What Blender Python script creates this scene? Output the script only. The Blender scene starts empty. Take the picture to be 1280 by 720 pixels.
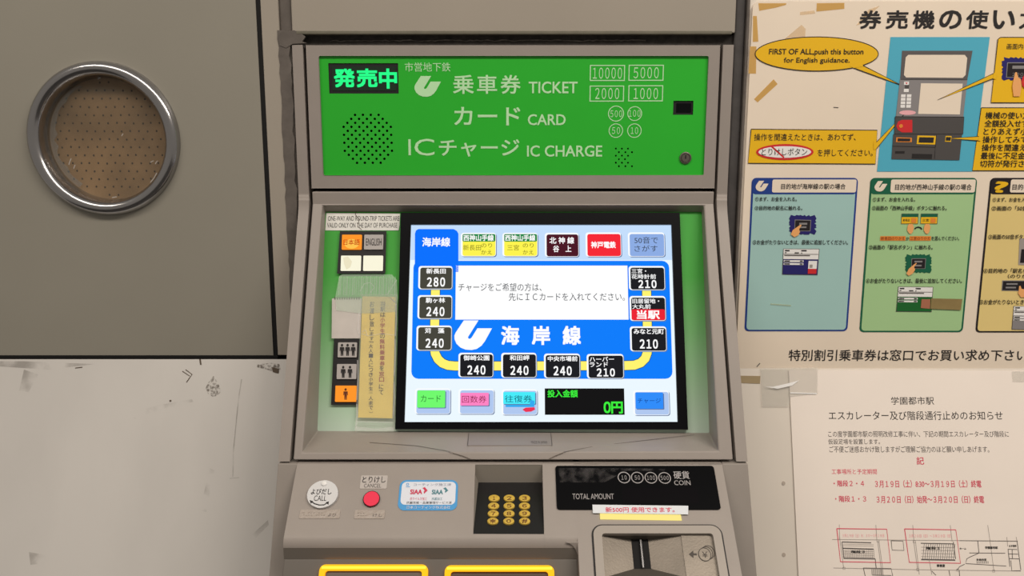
import bpy, math, random
from mathutils import Vector, Matrix
from mathutils.geometry import tessellate_polygon
random.seed(4)
S = bpy.context.scene
COL = S.collection
# ------------------------------------------------------------------ camera, world, lights, exposure
F_PX = 1050.0
CAM_Y, CAM_Z, PITCH = -0.97, 1.45, math.radians(10)
cd = bpy.data.cameras.new('camera'); cam = bpy.data.objects.new('camera', cd); COL.objects.link(cam)
cam.location = (0, CAM_Y, CAM_Z); cam.rotation_euler = (math.pi/2 - PITCH, 0, 0)
cd.sensor_width = 36; cd.lens = 36*F_PX/1280; cd.clip_start = 0.02
S.camera = cam
S.view_settings.view_transform = 'Standard'; S.view_settings.look = 'None'
S.view_settings.gamma = 1; S.view_settings.use_curve_mapping = False
S.view_settings.exposure = 0.0
W = bpy.data.worlds.new('hall'); S.world = W; W.use_nodes = True
W.node_tree.nodes['Background'].inputs[0].default_value = (1.0, 0.90, 0.79, 1)
W.node_tree.nodes['Background'].inputs[1].default_value = 0.26
def lamp(name, loc, sx, sy, power, aim):
    l = bpy.data.lights.new(name, 'AREA'); l.shape = 'RECTANGLE'; l.size = sx; l.size_y = sy; l.energy = power
    l.color = (1.0, 0.90, 0.79)
    o = bpy.data.objects.new(name, l); COL.objects.link(o); o.location = loc
    o.rotation_euler = (Vector(aim)-Vector(loc)).to_track_quat('-Z', 'Y').to_euler()
lamp('ceiling_lamp', (-1.0, -1.15, 2.75), 1.2, 0.3, 13, (-1.0, -0.9, 0))
lamp('ceiling_lamp', (0.15, -1.15, 2.75), 1.0, 0.3, 9, (0.15, -0.8, 0))
lamp('ceiling_lamp', (1.25, -1.15, 2.75), 1.2, 0.3, 26, (1.2, -0.8, 0))

# ------------------------------------------------------------------ measuring and mesh helpers
def ray(u, v):
    x = (u-640)/F_PX; y = (360-v)/F_PX
    return Vector((x, math.cos(PITCH)+y*math.sin(PITCH), -math.sin(PITCH)+y*math.cos(PITCH)))
CAM = Vector((0, CAM_Y, CAM_Z))
class Plane:
    """A flat surface of the place: origin (0,y,z), leaning back by t from upright; a = right, b = up along it, n = out of it."""
    def __init__(s, y, z, deg):
        t = math.radians(deg); s.O = Vector((0, y, z)); s.A = Vector((1, 0, 0))
        s.B = Vector((0, math.sin(t), math.cos(t))); s.N = Vector((0, -math.cos(t), math.sin(t)))
    def w(s, a, b, n=0): return s.O + s.A*a + s.B*b + s.N*n
    def ab(s, u, v, n=0):
        r = ray(u, v); o = s.O + s.N*n
        p = CAM + r*((o-CAM).dot(s.N)/r.dot(s.N)) - o
        return (p.dot(s.A), p.dot(s.B))
    def pt(s, u, v, n=0): return s.w(*s.ab(u, v, n), n)
    def box(s, q, n=0):
        u0, v0, u1, v1 = q; um = (u0+u1)/2; vm = (v0+v1)/2
        return (s.ab(u0, vm, n)[0], s.ab(um, v1, n)[1], s.ab(u1, vm, n)[0], s.ab(um, v0, n)[1])
def rr(box, r=0, k=4):
    a0, b0, a1, b1 = box
    if r <= 0: return [(a0, b0), (a1, b0), (a1, b1), (a0, b1)]
    r = min(r, (a1-a0)/2*.999, (b1-b0)/2*.999); o = []
    for cx, cy, s in ((a1-r, b0+r, -90), (a1-r, b1-r, 0), (a0+r, b1-r, 90), (a0+r, b0+r, 180)):
        for i in range(k+1):
            t = math.radians(s+90*i/k); o.append((cx+r*math.cos(t), cy+r*math.sin(t)))
    return o
def ell(cx, cy, rx, ry=None, k=28, t0=0, t1=360):
    ry = rx if ry is None else ry; full = abs(t1-t0) >= 359.9; n = k if full else k+1
    return [(cx+rx*math.cos(math.radians(t0+(t1-t0)*i/k)), cy+ry*math.sin(math.radians(t0+(t1-t0)*i/k))) for i in range(n)]
def area2(p): return sum(p[i-1][0]*p[i][1]-p[i][0]*p[i-1][1] for i in range(len(p)))
_tx = {}
def glyphs(s, bold):
    k = s
    if k not in _tx:
        c = bpy.data.curves.new('t', 'FONT'); c.body = s
        if s.strip().isdigit() or s == '￥': c.body = s.translate({48+i: 0xFF10+i for i in range(10)}); c.space_character = .6
        c.size = 1; c.resolution_u = 3; c.align_x = 'CENTER'
        c.space_line = 0.92
        o = bpy.data.objects.new('t', c); COL.objects.link(o); bpy.context.view_layer.update()
        ev = o.evaluated_get(bpy.context.evaluated_depsgraph_get()); m = ev.to_mesh()
        vs = [(v.co.x, v.co.y) for v in m.vertices]; fs = [tuple(p.vertices) for p in m.polygons]
        ev.to_mesh_clear(); bpy.data.objects.remove(o); bpy.data.curves.remove(c)
        _tx[k] = (vs, fs)
    return _tx[k]
class MB:
    def __init__(s): s.v = []; s.f = []; s.mi = []; s.m = []; s.s = []
    def mid(s, m):
        if m not in s.m: s.m.append(m)
        return s.m.index(m)
    def face(s, pts, m, smooth=False):
        i = len(s.v); s.v += [Vector(p) for p in pts]; s.f.append(tuple(range(i, i+len(pts)))); s.mi.append(s.mid(m)); s.s.append(smooth)
    def mesh(s, vs, fs, m, smooth=False):
        i = len(s.v); s.v += [Vector(p) for p in vs]; k = s.mid(m)
        for f in fs: s.f.append(tuple(i+q for q in f)); s.mi.append(k); s.s.append(smooth)
    def flat(s, pl, pts, n, m, holes=()):
        s.prism(pl, pts, None, n, m, holes=holes)
    def prism(s, pl, pts, n0, n1, m, side=None, holes=()):
        loops = [list(pts)] + [list(h) for h in holes]
        if area2(loops[0]) < 0: loops[0].reverse()
        for h in loops[1:]:
            if area2(h) > 0: h.reverse()
        al = [p for l in loops for p in l]
        if len(loops) == 1 and len(al) == 4: tris = [(0, 1, 2, 3)]
        else:
            tris = []
            for t in tessellate_polygon([[Vector((x, y, 0)) for x, y in l] for l in loops]):
                a = area2([al[i] for i in t]); 
                if abs(a) > 1e-14: tris.append(tuple(t) if a > 0 else tuple(reversed(t)))
        N = len(al)
        vs = [pl.w(x, y, n1) for x, y in al]; fs = list(tris)
        if n0 is None: s.mesh(vs, fs, m); return s
        vs += [pl.w(x, y, n0) for x, y in al]
        s.mesh(vs, fs+[tuple(N+i for i in reversed(t)) for t in tris], m)
        sd = []; k = 0
        for l in loops:
            L = len(l)
            for i in range(L): j = (i+1) % L; sd.append((k+i, N+k+i, N+k+j, k+j))
            k += L
        sd = [tuple(reversed(q)) for q in sd]
        base = len(s.v)-2*N; ki = s.mid(side or m)
        for q in sd: s.f.append(tuple(base+i for i in q)); s.mi.append(ki); s.s.append(False)
        return s
    # the same on a rectangle measured on the photograph
    def rect(s, pl, q, n0, n1, m, r=0, side=None, holes=()):
        return s.prism(pl, rr(pl.box(q, n1), r), n0, n1, m, side, holes)
    def px(s, pl, pts, n0, n1, m, side=None, holes=()):
        return s.prism(pl, [pl.ab(u, v, n1) for u, v in pts], n0, n1, m, side, [[pl.ab(u, v, n1) for u, v in h] for h in holes])
    def oval(s, pl, u, v, ru, rv, n0, n1, m, k=28, side=None, hole=None):
        a0, b0, a1, b1 = pl.box((u-ru, v-rv, u+ru, v+rv), n1)
        c = ((a0+a1)/2, (b0+b1)/2, (a1-a0)/2, (b1-b0)/2)
        return s.prism(pl, ell(*c, k=k), n0, n1, m, side, [ell(c[0], c[1], c[2]*hole, c[3]*hole, k=k)] if hole else ())
    def line(s, pl, pts, wpx, n, m, n0=None):
        P = [pl.ab(u, v, n) for u, v in pts]; h = wpx*0.5*0.00091
        L = []; R = []
        for i, p in enumerate(P):
            a = P[max(i-1, 0)]; b = P[min(i+1, len(P)-1)]
            dx, dy = b[0]-a[0], b[1]-a[1]; d = math.hypot(dx, dy) or 1
            L.append((p[0]-dy/d*h, p[1]+dx/d*h)); R.append((p[0]+dy/d*h, p[1]-dx/d*h))
        for i in range(len(P)-1): s.prism(pl, [R[i], R[i+1], L[i+1], L[i]], n0, n, m)
        return s
    def loop(s, pl, pts, wpx, n, m): return s.line(pl, list(pts)+[pts[0]], wpx, n, m)
    def text(s, pl, t, q, n, m, bold=0.0, n0=None):
        vs, fs = glyphs(t, bold)
        if not vs: return s
        xs = [p[0] for p in vs]; ys = [p[1] for p in vs]
        x0, x1, y0, y1 = min(xs), max(xs), min(ys), max(ys)
        a0, b0, a1, b1 = pl.box(q, n)
        sx = (a1-a0)/max(x1-x0, 1e-6); sy = (b1-b0)/max(y1-y0, 1e-6)
        V = [(a0+(x-x0)*sx, b0+(y-y0)*sy) for x, y in vs]
        ff = [f if area2([V[i] for i in f]) > 0 else tuple(reversed(f)) for f in fs]
        o = min(bold, .03)*min(abs(sx), abs(sy))*1.1
        for i, (dx, dy) in enumerate(((0, 0),) if not bold else ((-o, -o), (o, -o), (-o, o), (o, o))):
            s.mesh([pl.w(a+dx, b+dy, n+i*.00003) for a, b in V], ff, m)
        return s
    def extr(s, prof, x0, x1, m, smooth=True):
        """closed profile of (y,z) points swept along x"""
        p = list(prof)
        if area2(p) < 0: p.reverse()
        n = len(p); vs = [(x0, y, z) for y, z in p] + [(x1, y, z) for y, z in p]
        fs = [(i, n+i, n+(i+1) % n, (i+1) % n) for i in range(n)]
        fs = [tuple(reversed(f)) for f in fs]
        s.mesh(vs, fs, m, smooth)
        for X, o in ((0, 1), (n, -1)):
            for t in tessellate_polygon([[Vector((y, z, 0)) for y, z in p]]):
                a = area2([p[i] for i in t])
                if abs(a) < 1e-14: continue
                t = tuple(t) if (a > 0) else tuple(reversed(t))
                s.f.append(tuple(len(s.v)-2*n+X+i for i in (reversed(t) if o > 0 else t))); s.mi.append(s.mid(m)); s.s.append(False)
        return s
    def lathe(s, pl, a, b, prof, m, k=48, sx=1.0, sy=1.0, smooth=True):
        """profile of (radius, n) turned round the normal of pl"""
        n = len(prof); vs = []
        for i in range(k):
            t = 2*math.pi*i/k
            vs += [pl.w(a+r*math.cos(t)*sx, b+r*math.sin(t)*sy, h) for r, h in prof]
        fs = []
        for i in range(k):
            j = (i+1) % k
            for q in range(n-1): fs.append((i*n+q, i*n+q+1, j*n+q+1, j*n+q))
        fs = [tuple(reversed(f)) for f in fs]
        s.mesh(vs, fs, m, smooth); return s
    def build(s, name, parent=None, bevel=0, seg=2):
        lo = [min(p[i] for p in s.v) for i in range(3)]; hi = [max(p[i] for p in s.v) for i in range(3)]
        c = Vector([(l+h)/2 for l, h in zip(lo, hi)])
        me = bpy.data.meshes.new(name); me.from_pydata([p-c for p in s.v], [], s.f)
        for m in s.m: me.materials.append(m)
        for p, k, sm in zip(me.polygons, s.mi, s.s): p.material_index = k; p.use_smooth = sm
        if any(s.s): me.set_sharp_from_angle(angle=math.radians(38))
        o = bpy.data.objects.new(name, me); COL.objects.link(o); put(o, c, parent)
        if bevel:
            md = o.modifiers.new('edge', 'BEVEL'); md.width = bevel; md.segments = seg; md.limit_method = 'ANGLE'; md.angle_limit = math.radians(35)
        return o
WP = {}
def put(o, c, parent):
    WP[o.name] = Vector(c)
    if parent: o.parent = parent; o.location = Vector(c)-WP[parent.name]
    else: o.location = c
def thing(name, loc, label, cat, group=None):
    o = bpy.data.objects.new(name, None); COL.objects.link(o); o.empty_display_size = .05; put(o, loc, None)
    return tag(o, label, cat, group)
def tag(o, label, cat=None, group=None):
    o['label'] = label
    if cat: o['category'] = cat
    if group: o['group'] = group
    return o
def struct(o, label):
    o['kind'] = 'structure'; o['label'] = label; return o

# ------------------------------------------------------------------ materials (all procedural)
LIT = (0.80, 0.74, 0.655)      # how much light a white card gets here; turns photographed colours into surface colours
def lin(c): return tuple(((x/255)/12.92 if x/255 <= .04045 else ((x/255+.055)/1.055)**2.4) for x in c)
def nd(nt, t, **k):
    n = nt.nodes.new(t)
    for a, b in k.items(): setattr(n, a, b)
    return n
_mats = {}
def mat(name, rgb, rough=.5, metal=0.0, var=.0, scale=30, bump=0.0, bscale=200, spec=.4, stretch=(1, 1, 1)):
    if name in _mats: return _mats[name]
    m = bpy.data.materials.new(name); m.use_nodes = True; nt = m.node_tree; b = nt.nodes['Principled BSDF']
    c = tuple(min(.92, x/l) for x, l in zip(lin(rgb), LIT))
    b.inputs['Base Color'].default_value = (*c, 1); b.inputs['Roughness'].default_value = rough
    b.inputs['Metallic'].default_value = metal; b.inputs['Specular IOR Level'].default_value = spec
    tc = nd(nt, 'ShaderNodeTexCoord'); mp = nd(nt, 'ShaderNodeMapping'); mp.inputs['Scale'].default_value = stretch
    nt.links.new(tc.outputs['Object'], mp.inputs['Vector'])
    if var:
        nz = nd(nt, 'ShaderNodeTexNoise'); nz.inputs['Scale'].default_value = scale; nz.inputs['Detail'].default_value = 5
        nt.links.new(mp.outputs[0], nz.inputs['Vector'])
        mx = nd(nt, 'ShaderNodeMix', data_type='RGBA'); mx.inputs[6].default_value = (*[x*(1-var) for x in c], 1)
        mx.inputs[7].default_value = (*[min(.95, x*(1+var)) for x in c], 1)
        rp = nd(nt, 'ShaderNodeMapRange'); rp.inputs[1].default_value = .3; rp.inputs[2].default_value = .7
        nt.links.new(nz.outputs[0], rp.inputs[0]); nt.links.new(rp.outputs[0], mx.inputs[0]); nt.links.new(mx.outputs[2], b.inputs['Base Color'])
    if bump:
        n2 = nd(nt, 'ShaderNodeTexNoise'); n2.inputs['Scale'].default_value = bscale; n2.inputs['Detail'].default_value = 3
        bp = nd(nt, 'ShaderNodeBump'); bp.inputs['Strength'].default_value = bump; bp.inputs['Distance'].default_value = .001
        nt.links.new(mp.outputs[0], n2.inputs['Vector']); nt.links.new(n2.outputs[0], bp.inputs['Height']); nt.links.new(bp.outputs[0], b.inputs['Normal'])
    _mats[name] = m; return m
def glow(name, rgb, k=1.0, rough=.25):
    if name in _mats: return _mats[name]
    m = bpy.data.materials.new(name); m.use_nodes = True; b = m.node_tree.nodes['Principled BSDF']
    b.inputs['Base Color'].default_value = (.004, .004, .004, 1); b.inputs['Roughness'].default_value = rough; b.inputs['Specular IOR Level'].default_value = .03
    b.inputs['Emission Color'].default_value = (*lin(rgb), 1); b.inputs['Emission Strength'].default_value = k
    _mats[name] = m; return m
def film(name, rgb, alpha, rough=.15, bump=.0, bscale=60, patchy=False, stretch=(1, 1, 1)):
    m = mat(name, rgb, rough, bump=bump, bscale=bscale, spec=.5, stretch=stretch); nt = m.node_tree; b = nt.nodes['Principled BSDF']
    b.inputs['Alpha'].default_value = alpha
    if patchy:
        tc = nd(nt, 'ShaderNodeTexCoord'); nz = nd(nt, 'ShaderNodeTexNoise'); nz.inputs['Scale'].default_value = bscale; nz.inputs['Detail'].default_value = 6
        r = nd(nt, 'ShaderNodeMapRange'); r.inputs[1].default_value = .42; r.inputs[2].default_value = .62; r.inputs[4].default_value = alpha
        nt.links.new(tc.outputs['Object'], nz.inputs['Vector']); nt.links.new(nz.outputs[0], r.inputs[0]); nt.links.new(r.outputs[0], b.inputs['Alpha'])
    return m
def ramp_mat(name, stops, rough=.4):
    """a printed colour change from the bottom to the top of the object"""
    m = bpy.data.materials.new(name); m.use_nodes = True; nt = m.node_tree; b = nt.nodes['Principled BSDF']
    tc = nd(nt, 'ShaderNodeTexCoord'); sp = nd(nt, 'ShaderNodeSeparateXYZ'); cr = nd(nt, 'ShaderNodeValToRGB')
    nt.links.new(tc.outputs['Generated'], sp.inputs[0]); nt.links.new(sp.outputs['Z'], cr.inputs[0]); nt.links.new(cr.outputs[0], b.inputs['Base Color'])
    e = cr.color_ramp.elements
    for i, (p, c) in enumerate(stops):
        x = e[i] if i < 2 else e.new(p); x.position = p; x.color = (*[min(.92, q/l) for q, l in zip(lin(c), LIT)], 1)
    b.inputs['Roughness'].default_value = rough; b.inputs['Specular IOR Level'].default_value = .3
    return m

HATCH = mat('hatch_paint', (138, 130, 114), .36, var=.03, scale=6, bump=.05, bscale=350)
WALLTOP = mat('upper_panel_paint', (152, 140, 123), .42, var=.03, scale=6, bump=.05, bscale=350)
WHITEWALL = mat('scuffed_white_paint', (192, 183, 170), .5, var=.07, scale=6, bump=.06, bscale=250, stretch=(1, 1, .45))
RIGHTWALL = mat('right_wall_paint', (206, 192, 173), .5, var=.03, scale=7)
BLACKGAP = mat('black_gap', (14, 13, 12), .8)
CAULK = mat('grey_caulk', (92, 83, 74), .7, var=.16, scale=60, bump=.5, bscale=120)
CAULKDARK = mat('dark_caulk', (66, 61, 57), .6, var=.15, scale=60, bump=.4, bscale=120)
GRIME = mat('grimy_sealant', (48, 43, 38), .8, var=.35, scale=150, bump=.6, bscale=200)
STEEL = mat('polished_steel', (160, 154, 147), .2, metal=1.0)
BRUSHED = mat('worn_steel', (122, 111, 97), .48, metal=.6, var=.14, scale=22, bump=.15, bscale=500)
GREY = mat('machine_grey', (142, 130, 118), .45, var=.02, scale=40, bump=.08, bscale=900)
GREYD = mat('machine_side_grey', (132, 121, 109), .5, var=.04, scale=30, bump=.08, bscale=900)
LIPGL = mat('glossy_grey', (100, 91, 80), .2, spec=.9)
GREYDK = mat('slot_panel_grey', (94, 86, 76), .35, var=.03, scale=30)
OLIVE = mat('recess_dark_grey', (136, 126, 112), .5)
INSIDE = mat('cabinet_inside', (24, 22, 20), .8)
BLACK = mat('black_plastic', (11, 11, 13), .35, spec=.1)
BLACKM = mat('matt_black', (26, 24, 24), .55)
PADBLK = mat('keypad_black', (22, 20, 19), .45, var=.06, scale=60)
GLOSSBLK = mat('smoked_panel', (8, 8, 9), .2, spec=.12)
GREEN = mat('green_sign', (38, 164, 38), .42, var=.03, scale=8)
SIGNW = mat('sign_lettering', (178, 214, 160), .5)
WHITE = mat('white_print', (225, 220, 212), .5)
PAPER = mat('white_paper', (222, 206, 188), .7, var=.015, scale=14)
STRIPP = mat('strip_paper', (205, 203, 198), .6)
OLDSTRIP = mat('aged_strip', (214, 207, 192), .5, var=.06, scale=90)
INK = mat('black_ink', (32, 28, 27), .6)
INKG = mat('grey_ink', (88, 80, 74), .6)
INKL = mat('faint_ink', (150, 138, 126), .6)
REDINK = mat('red_ink', (205, 70, 88), .6)
PINKINK = mat('pale_red_ink', (222, 140, 140), .6)
RED = mat('red_button', (222, 42, 70), .35)
KEY = mat('keypad_yellow', (192, 156, 62), .4, var=.12, scale=150)
KEYINK = mat('key_brown', (92, 48, 30), .5)
CREAM = mat('poster_cream', (222, 202, 176), .42, var=.025, scale=8)
YEL = mat('poster_yellow', (222, 170, 22), .45, var=.02, scale=10)
CYAN = mat('poster_cyan', (76, 160, 176), .45)
NAVY = mat('poster_blue', (28, 56, 122), .45)
NAVYD = mat('poster_deep_blue', (34, 30, 92), .45)
PGRN = mat('poster_green', (18, 88, 60), .45)
PBLK = mat('poster_black', (30, 24, 26), .45)
CARDB = mat('card_pale_blue', (154, 184, 172), .45, var=.03, scale=6)
CARDG = mat('card_pale_green', (156, 186, 128), .45, var=.03, scale=6)
CARDY = mat('card_pale_yellow', (214, 186, 116), .45, var=.03, scale=6)
SKINP = mat('print_skin', (226, 156, 92), .5)
PRED = mat('print_red', (196, 38, 40), .5)
PPINK = mat('print_pink', (226, 160, 158), .5)
PORAN = mat('print_orange', (214, 124, 44), .5)
PG1 = mat('print_grey_dark', (88, 82, 78), .5); PG2 = mat('print_grey_mid', (128, 121, 116), .5); PG3 = mat('print_grey_deep', (72, 67, 63), .5)
RESID = film('yellowed_tape', (202, 154, 76), .8, .4, bump=.2, bscale=80)
RESIDF = film('faded_tape', (206, 164, 96), .32, .4)
TAPEBR = mat('brown_tape', (150, 128, 92), .45, var=.08, scale=50)
CLEAR = film('clear_tape', (196, 188, 172), .2, .12, bump=.8, bscale=55)
CLEARV = film('clear_sleeve', (206, 200, 182), .13, .12, bump=.9, bscale=110, stretch=(1, 1, .25))
CLEARG = film('clear_tape_over_green', (206, 216, 190), .2, .12, bump=.9, bscale=90, stretch=(1, 1, .3))
YPAPER = mat('yellow_paper', (222, 190, 92), .6, var=.08, scale=40)
GCARD = mat('grey_card', (190, 178, 164), .6, var=.05, scale=60)
EMBOSS = film('embossed_label', (158, 143, 128), .95, .35, bump=1.0, bscale=260)
STBLUE = mat('sticker_blue', (66, 140, 186), .4); STWHITE = mat('sticker_white', (206, 204, 208), .4); STTEAL = mat('sticker_teal', (70, 118, 122), .5)
STAIN = film('brown_stain', (96, 84, 70), .62, .7, bscale=300, patchy=True)
SCUFF = film('grey_scuff', (118, 108, 96), .35, .7, bscale=26, patchy=True)
SPECK = mat('brown_speck', (84, 70, 56), .8)
LINER = mat('brown_liner', (126, 97, 64), .45, var=.42, scale=14, bump=.3, bscale=60)
LINERDOT = mat('liner_hole', (52, 40, 28), .7)
PANE = film('round_glass', (120, 116, 104), .10, .05, bump=.5, bscale=40)
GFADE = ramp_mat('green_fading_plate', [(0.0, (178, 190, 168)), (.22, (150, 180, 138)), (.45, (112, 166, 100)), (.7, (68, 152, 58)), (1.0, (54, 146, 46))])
LEDG = glow('green_led', (40, 255, 140), 1.0); ORANGE = glow('orange_lamp', (255, 150, 42), 1.0); ORANGE2 = glow('orange_lamp_centre', (255, 196, 80), 1.0)
CREAML = glow('cream_lamp', (250, 246, 220), 1.0); YTUBE = glow('yellow_tube', (255, 196, 30), 1.15); YTUBE2 = glow('yellow_tube_core', (255, 228, 70), 1.3); YBAR = glow('pale_yellow_bar', (255, 234, 138), 1.0)
OTUBE = glow('orange_tube_edge', (255, 160, 10), 1.0)

# ------------------------------------------------------------------ the planes of the place
WALL = Plane(0, CAM_Z, 0)
KZ = WALL.pt(640, 255)
MACH = Plane(0.0, CAM_Z, 0)                            # upper front of the machine, upright
MID = Plane(0.0, KZ.z, 27)                             # screen door frame, leaning back
SCR = Plane(0.010, WALL.pt(640, 265, -.010).z, 19.5)   # recessed plate that carries the screen
SEAM = MID.pt(640, 579.5)
CON = Plane(SEAM.y, SEAM.z, 50)                        # sloping console
LOW = Plane(-0.001, WALL.pt(640, 450).z, 18)           # lower wall, leaning back
XO0, XO1 = -0.2455, 0.2475                             # machine, outside
XP0, XP1 = -0.2300, 0.2325                             # its doors
ZTOP = WALL.pt(640, 56).z

# ------------------------------------------------------------------ structure
def slab(name, x0, x1, y0, y1, z0, z1, m, label, bevel=.0):
    b = MB(); b.extr([(y0, z0), (y1, z0), (y1, z1), (y0, z1)], x0, x1, m, False)
    return struct(b.build(name, None, bevel), label)
slab('floor', -2.5, 2.5, -4.5, .5, -.05, 0, mat('floor_tiles', (66, 62, 58), .4, var=.06, scale=3), 'grey station floor below the frame')
slab('wall_back', -2.5, 2.5, .42, .5, 0, 2.9, BLACKGAP, 'dark hollow behind the panels')
zs = WALL.pt(640, 444).z
slab('wall_upper', -.2445, .2480, -.0005, .02, WALL.pt(640, 41).z, 1.95, WALLTOP, 'beige panel above the ticket machine', .001)
slab('trim_1', -.2785, -.2590, 0, .02, zs, 1.95, WALLTOP, 'narrow beige strip beside the hatch', .0008)
slab('trim_2', -.2592, -.2447, .003, .03, zs-.02, 1.95, CAULK, 'grey caulked joint left of the machine', .002)
def ragged(name, parent, pa, pb, n0, n1, m, jit, k=40):
    b = MB(); L_ = []; R_ = []
    for i in range(k+1):
        t = i/k; L_.append((pa[0]+(pb[0]-pa[0])*t+random.uniform(-jit, jit)*(pa[2] == 'v'), pa[1]+(pb[1]-pa[1])*t+random.uniform(-jit, jit)*(pa[2] == 'h')))
        w = pb[2]; R_.append((L_[-1][0]+(w if pa[2] == 'v' else 0)*random.uniform(.9, 1.08), L_[-1][1]+(w if pa[2] == 'h' else 0)*random.uniform(.5, 1.3)))
    b.prism(WALL, L_+R_[::-1], n0, n1, m); b.build(name, parent)
tr2 = bpy.data.objects['trim_2']
ragged('caulk_smear', tr2, (-.2605, .12, 'v'), (-.2600, -.25, .0125), -.001, .0006, CAULK, .0009)
b = MB(); b.prism(WALL, [WALL.ab(u, v) for u, v in ((347, 47), (352, 40), (368, 38), (376, 41), (382, 46), (378, 52), (384, 54), (366, 55), (358, 60), (350, 57))], -.002, .0012, CAULK); b.build('caulk_smear', tr2)
ragged('sealant_flecks', bpy.data.objects['trim_2'], (-.205, WALL.ab(640, 50.6)[1], 'h'), (.15, WALL.ab(640, 50.2)[1], .0011), -.010, -.0066, mat('fleck_grey', (84, 78, 70), .8, var=.4, scale=200), .0007, 90)
slab('trim_3', .2483, .2600, .003, .03, zs-.02, 1.95, CAULKDARK, 'dark caulked joint right of the machine', .002)
slab('trim_4', .2602, .2634, -.0015, .02, zs-.02, 1.95, CAULK, 'thin grey edge strip beside the poster', .001)
slab('trim_5', -.2447, .2482, .008, .03, ZTOP-.002, WALL.pt(640, 43).z, GRIME, 'grimy black joint above the machine')
slab('trim_6', -.2400, .2445, -.0015, .02, WALL.pt(640, 41.5).z-.0012, WALL.pt(640, 38.5).z, mat('olive_lip', (104, 97, 80), .5, var=.1, scale=70), 'olive metal lip under the upper panel', .0008)
slab('wall_right', .2634, 1.9, 0, .02, zs-.01, 1.95, RIGHTWALL, 'beige wall behind the poster')
def lowwall(name, x0, x1, m, label):
    b = MB(); L = -1.21
    b.prism(LOW, [(x0, L), (x1, L), (x1, 0), (x0, 0)], -.012, 0, m)
    return struct(b.build(name, None, .0012), label)
lw = lowwall('wall_left', -1.9, -.236, WHITEWALL, 'scuffed off-white lower wall left of the machine')
lowwall('wall_front', .236, 1.9, RIGHTWALL, 'pale lower wall right of the machine')
b = MB()
b.px(LOW, [(267, 470), (272, 478), (277, 489), (272, 494), (266, 496), (260, 492), (257, 485), (261, 477)], None, .0004, STAIN)
b.build('stain', lw)
b = MB()
b.px(LOW, [(322, 455), (338, 453.5), (349, 455), (351, 462), (347, 468), (340, 464), (330, 461), (321, 459)], None, .0004, STAIN)
b.px(LOW, [(340, 459), (349, 461), (348, 467), (341, 465)], None, .0005, SPECK)
b.build('stain', lw)
b = MB()
b.line(LOW, [(302, 474), (298, 500), (292, 560), (291, 596)], 1.3, .0003, SCUFF); b.line(LOW, [(287, 598), (299, 597)], 1.2, .0003, SCUFF)
b.line(LOW, [(232, 462), (240, 468), (233, 478)], 1.2, .0003, SPECK); b.line(LOW, [(228, 464), (237, 470)], 1, .0003, SPECK)
b.px(LOW, [(165, 516), (200, 506), (240, 499), (242, 502), (200, 512), (168, 524)], None, .0003, SCUFF)
b.px(LOW, [(315, 668), (335, 650), (336, 656), (320, 672)], None, .0003, SCUFF)
b.px(LOW, [(36, 690), (60, 694), (55, 704), (38, 706)], None, .0003, SCUFF); b.px(LOW, [(30, 462), (48, 468), (36, 490), (24, 488)], None, .0003, SCUFF)
b.oval(LOW, 213, 501, 1.3, 1.2, None, .0004, SPECK); b.line(LOW, [(94, 460), (103, 459)], 1.2, .0003, SPECK); b.line(LOW, [(250, 448.9), (251, 456)], 2, .0004, SPECK)
b.px(LOW, [(0, 451.5), (30, 451.5), (120, 455), (60, 462), (0, 458)], None, .0003, SCUFF)
b.px(LOW, [(262, 585), (268, 588), (258, 640), (250, 638)], None, .0003, SCUFF)
b.build('scuff_mark', lw)
# hatch with its round window
hz0 = WALL.pt(640, 444).z; hx1 = -.2838
pc = WALL.box((34.5, 76.5, 226, 268.5)); pcx, pcz = (pc[0]+pc[2])/2, (pc[1]+pc[3])/2
prx, pry = (pc[2]-pc[0])/2, (pc[3]-pc[1])/2; pr_ = (prx+pry)/2
hatch = MB()
hatch.prism(WALL, [(-1.3, hz0-CAM_Z), (hx1, hz0-CAM_Z), (hx1, .5), (-1.3, .5)], -.016, 0, HATCH, holes=[ell(pcx, pcz, pr_*.86, k=48)])
hatch = struct(hatch.build('door_1', None, .0008), 'beige metal hatch door with a round window')
b = MB(); b.extr([(-.0005, hz0-.0035), (.02, hz0-.0035), (.02, hz0), (-.0005, hz0)], -1.3, hx1+.005, BLACKGAP, False)
b.extr([(.001, hz0), (.02, hz0), (.02, 1.95), (.001, 1.95)], hx1, hx1+.0053, BLACKGAP, False); b.build('gasket', hatch)
b = MB(); R = pr_
prof = [(R*1.0, 0)] + [(R*.905+R*.095*math.cos(math.radians(t)), R*.115*math.sin(math.radians(t))) for t in range(10, 171, 14)] + [(R*.805, .000), (R*.80, -.003), (R*.79, -.014)]
b.lathe(WALL, pcx, pcz, prof, STEEL, 72); tag(b.build('porthole_ring', hatch), 'polished steel ring of the round window')
b = MB(); b.prism(WALL, ell(pcx, pcz, R*.83, k=48), -.016, -.012, LINER)
i = 0
for r in range(-9, 10):
    for c in range(-9, 10):
        x = (c+(r % 2)*.5)*R*.115; y = r*R*.105
        if math.hypot(x, y) < R*.74: b.prism(WALL, ell(pcx+x+random.uniform(-1, 1)*.0006, pcz+y+random.uniform(-1, 1)*.0005, .0011, .0013, k=7), None, -.0118, LINERDOT)
tag(b.build('perforated_liner', hatch), 'brown perforated backing seen through the glass')
b = MB(); b.prism(WALL, ell(pcx, pcz, R*.80, k=48), -.007, -.006, PANE); b.build('porthole_glass', hatch)
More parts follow.
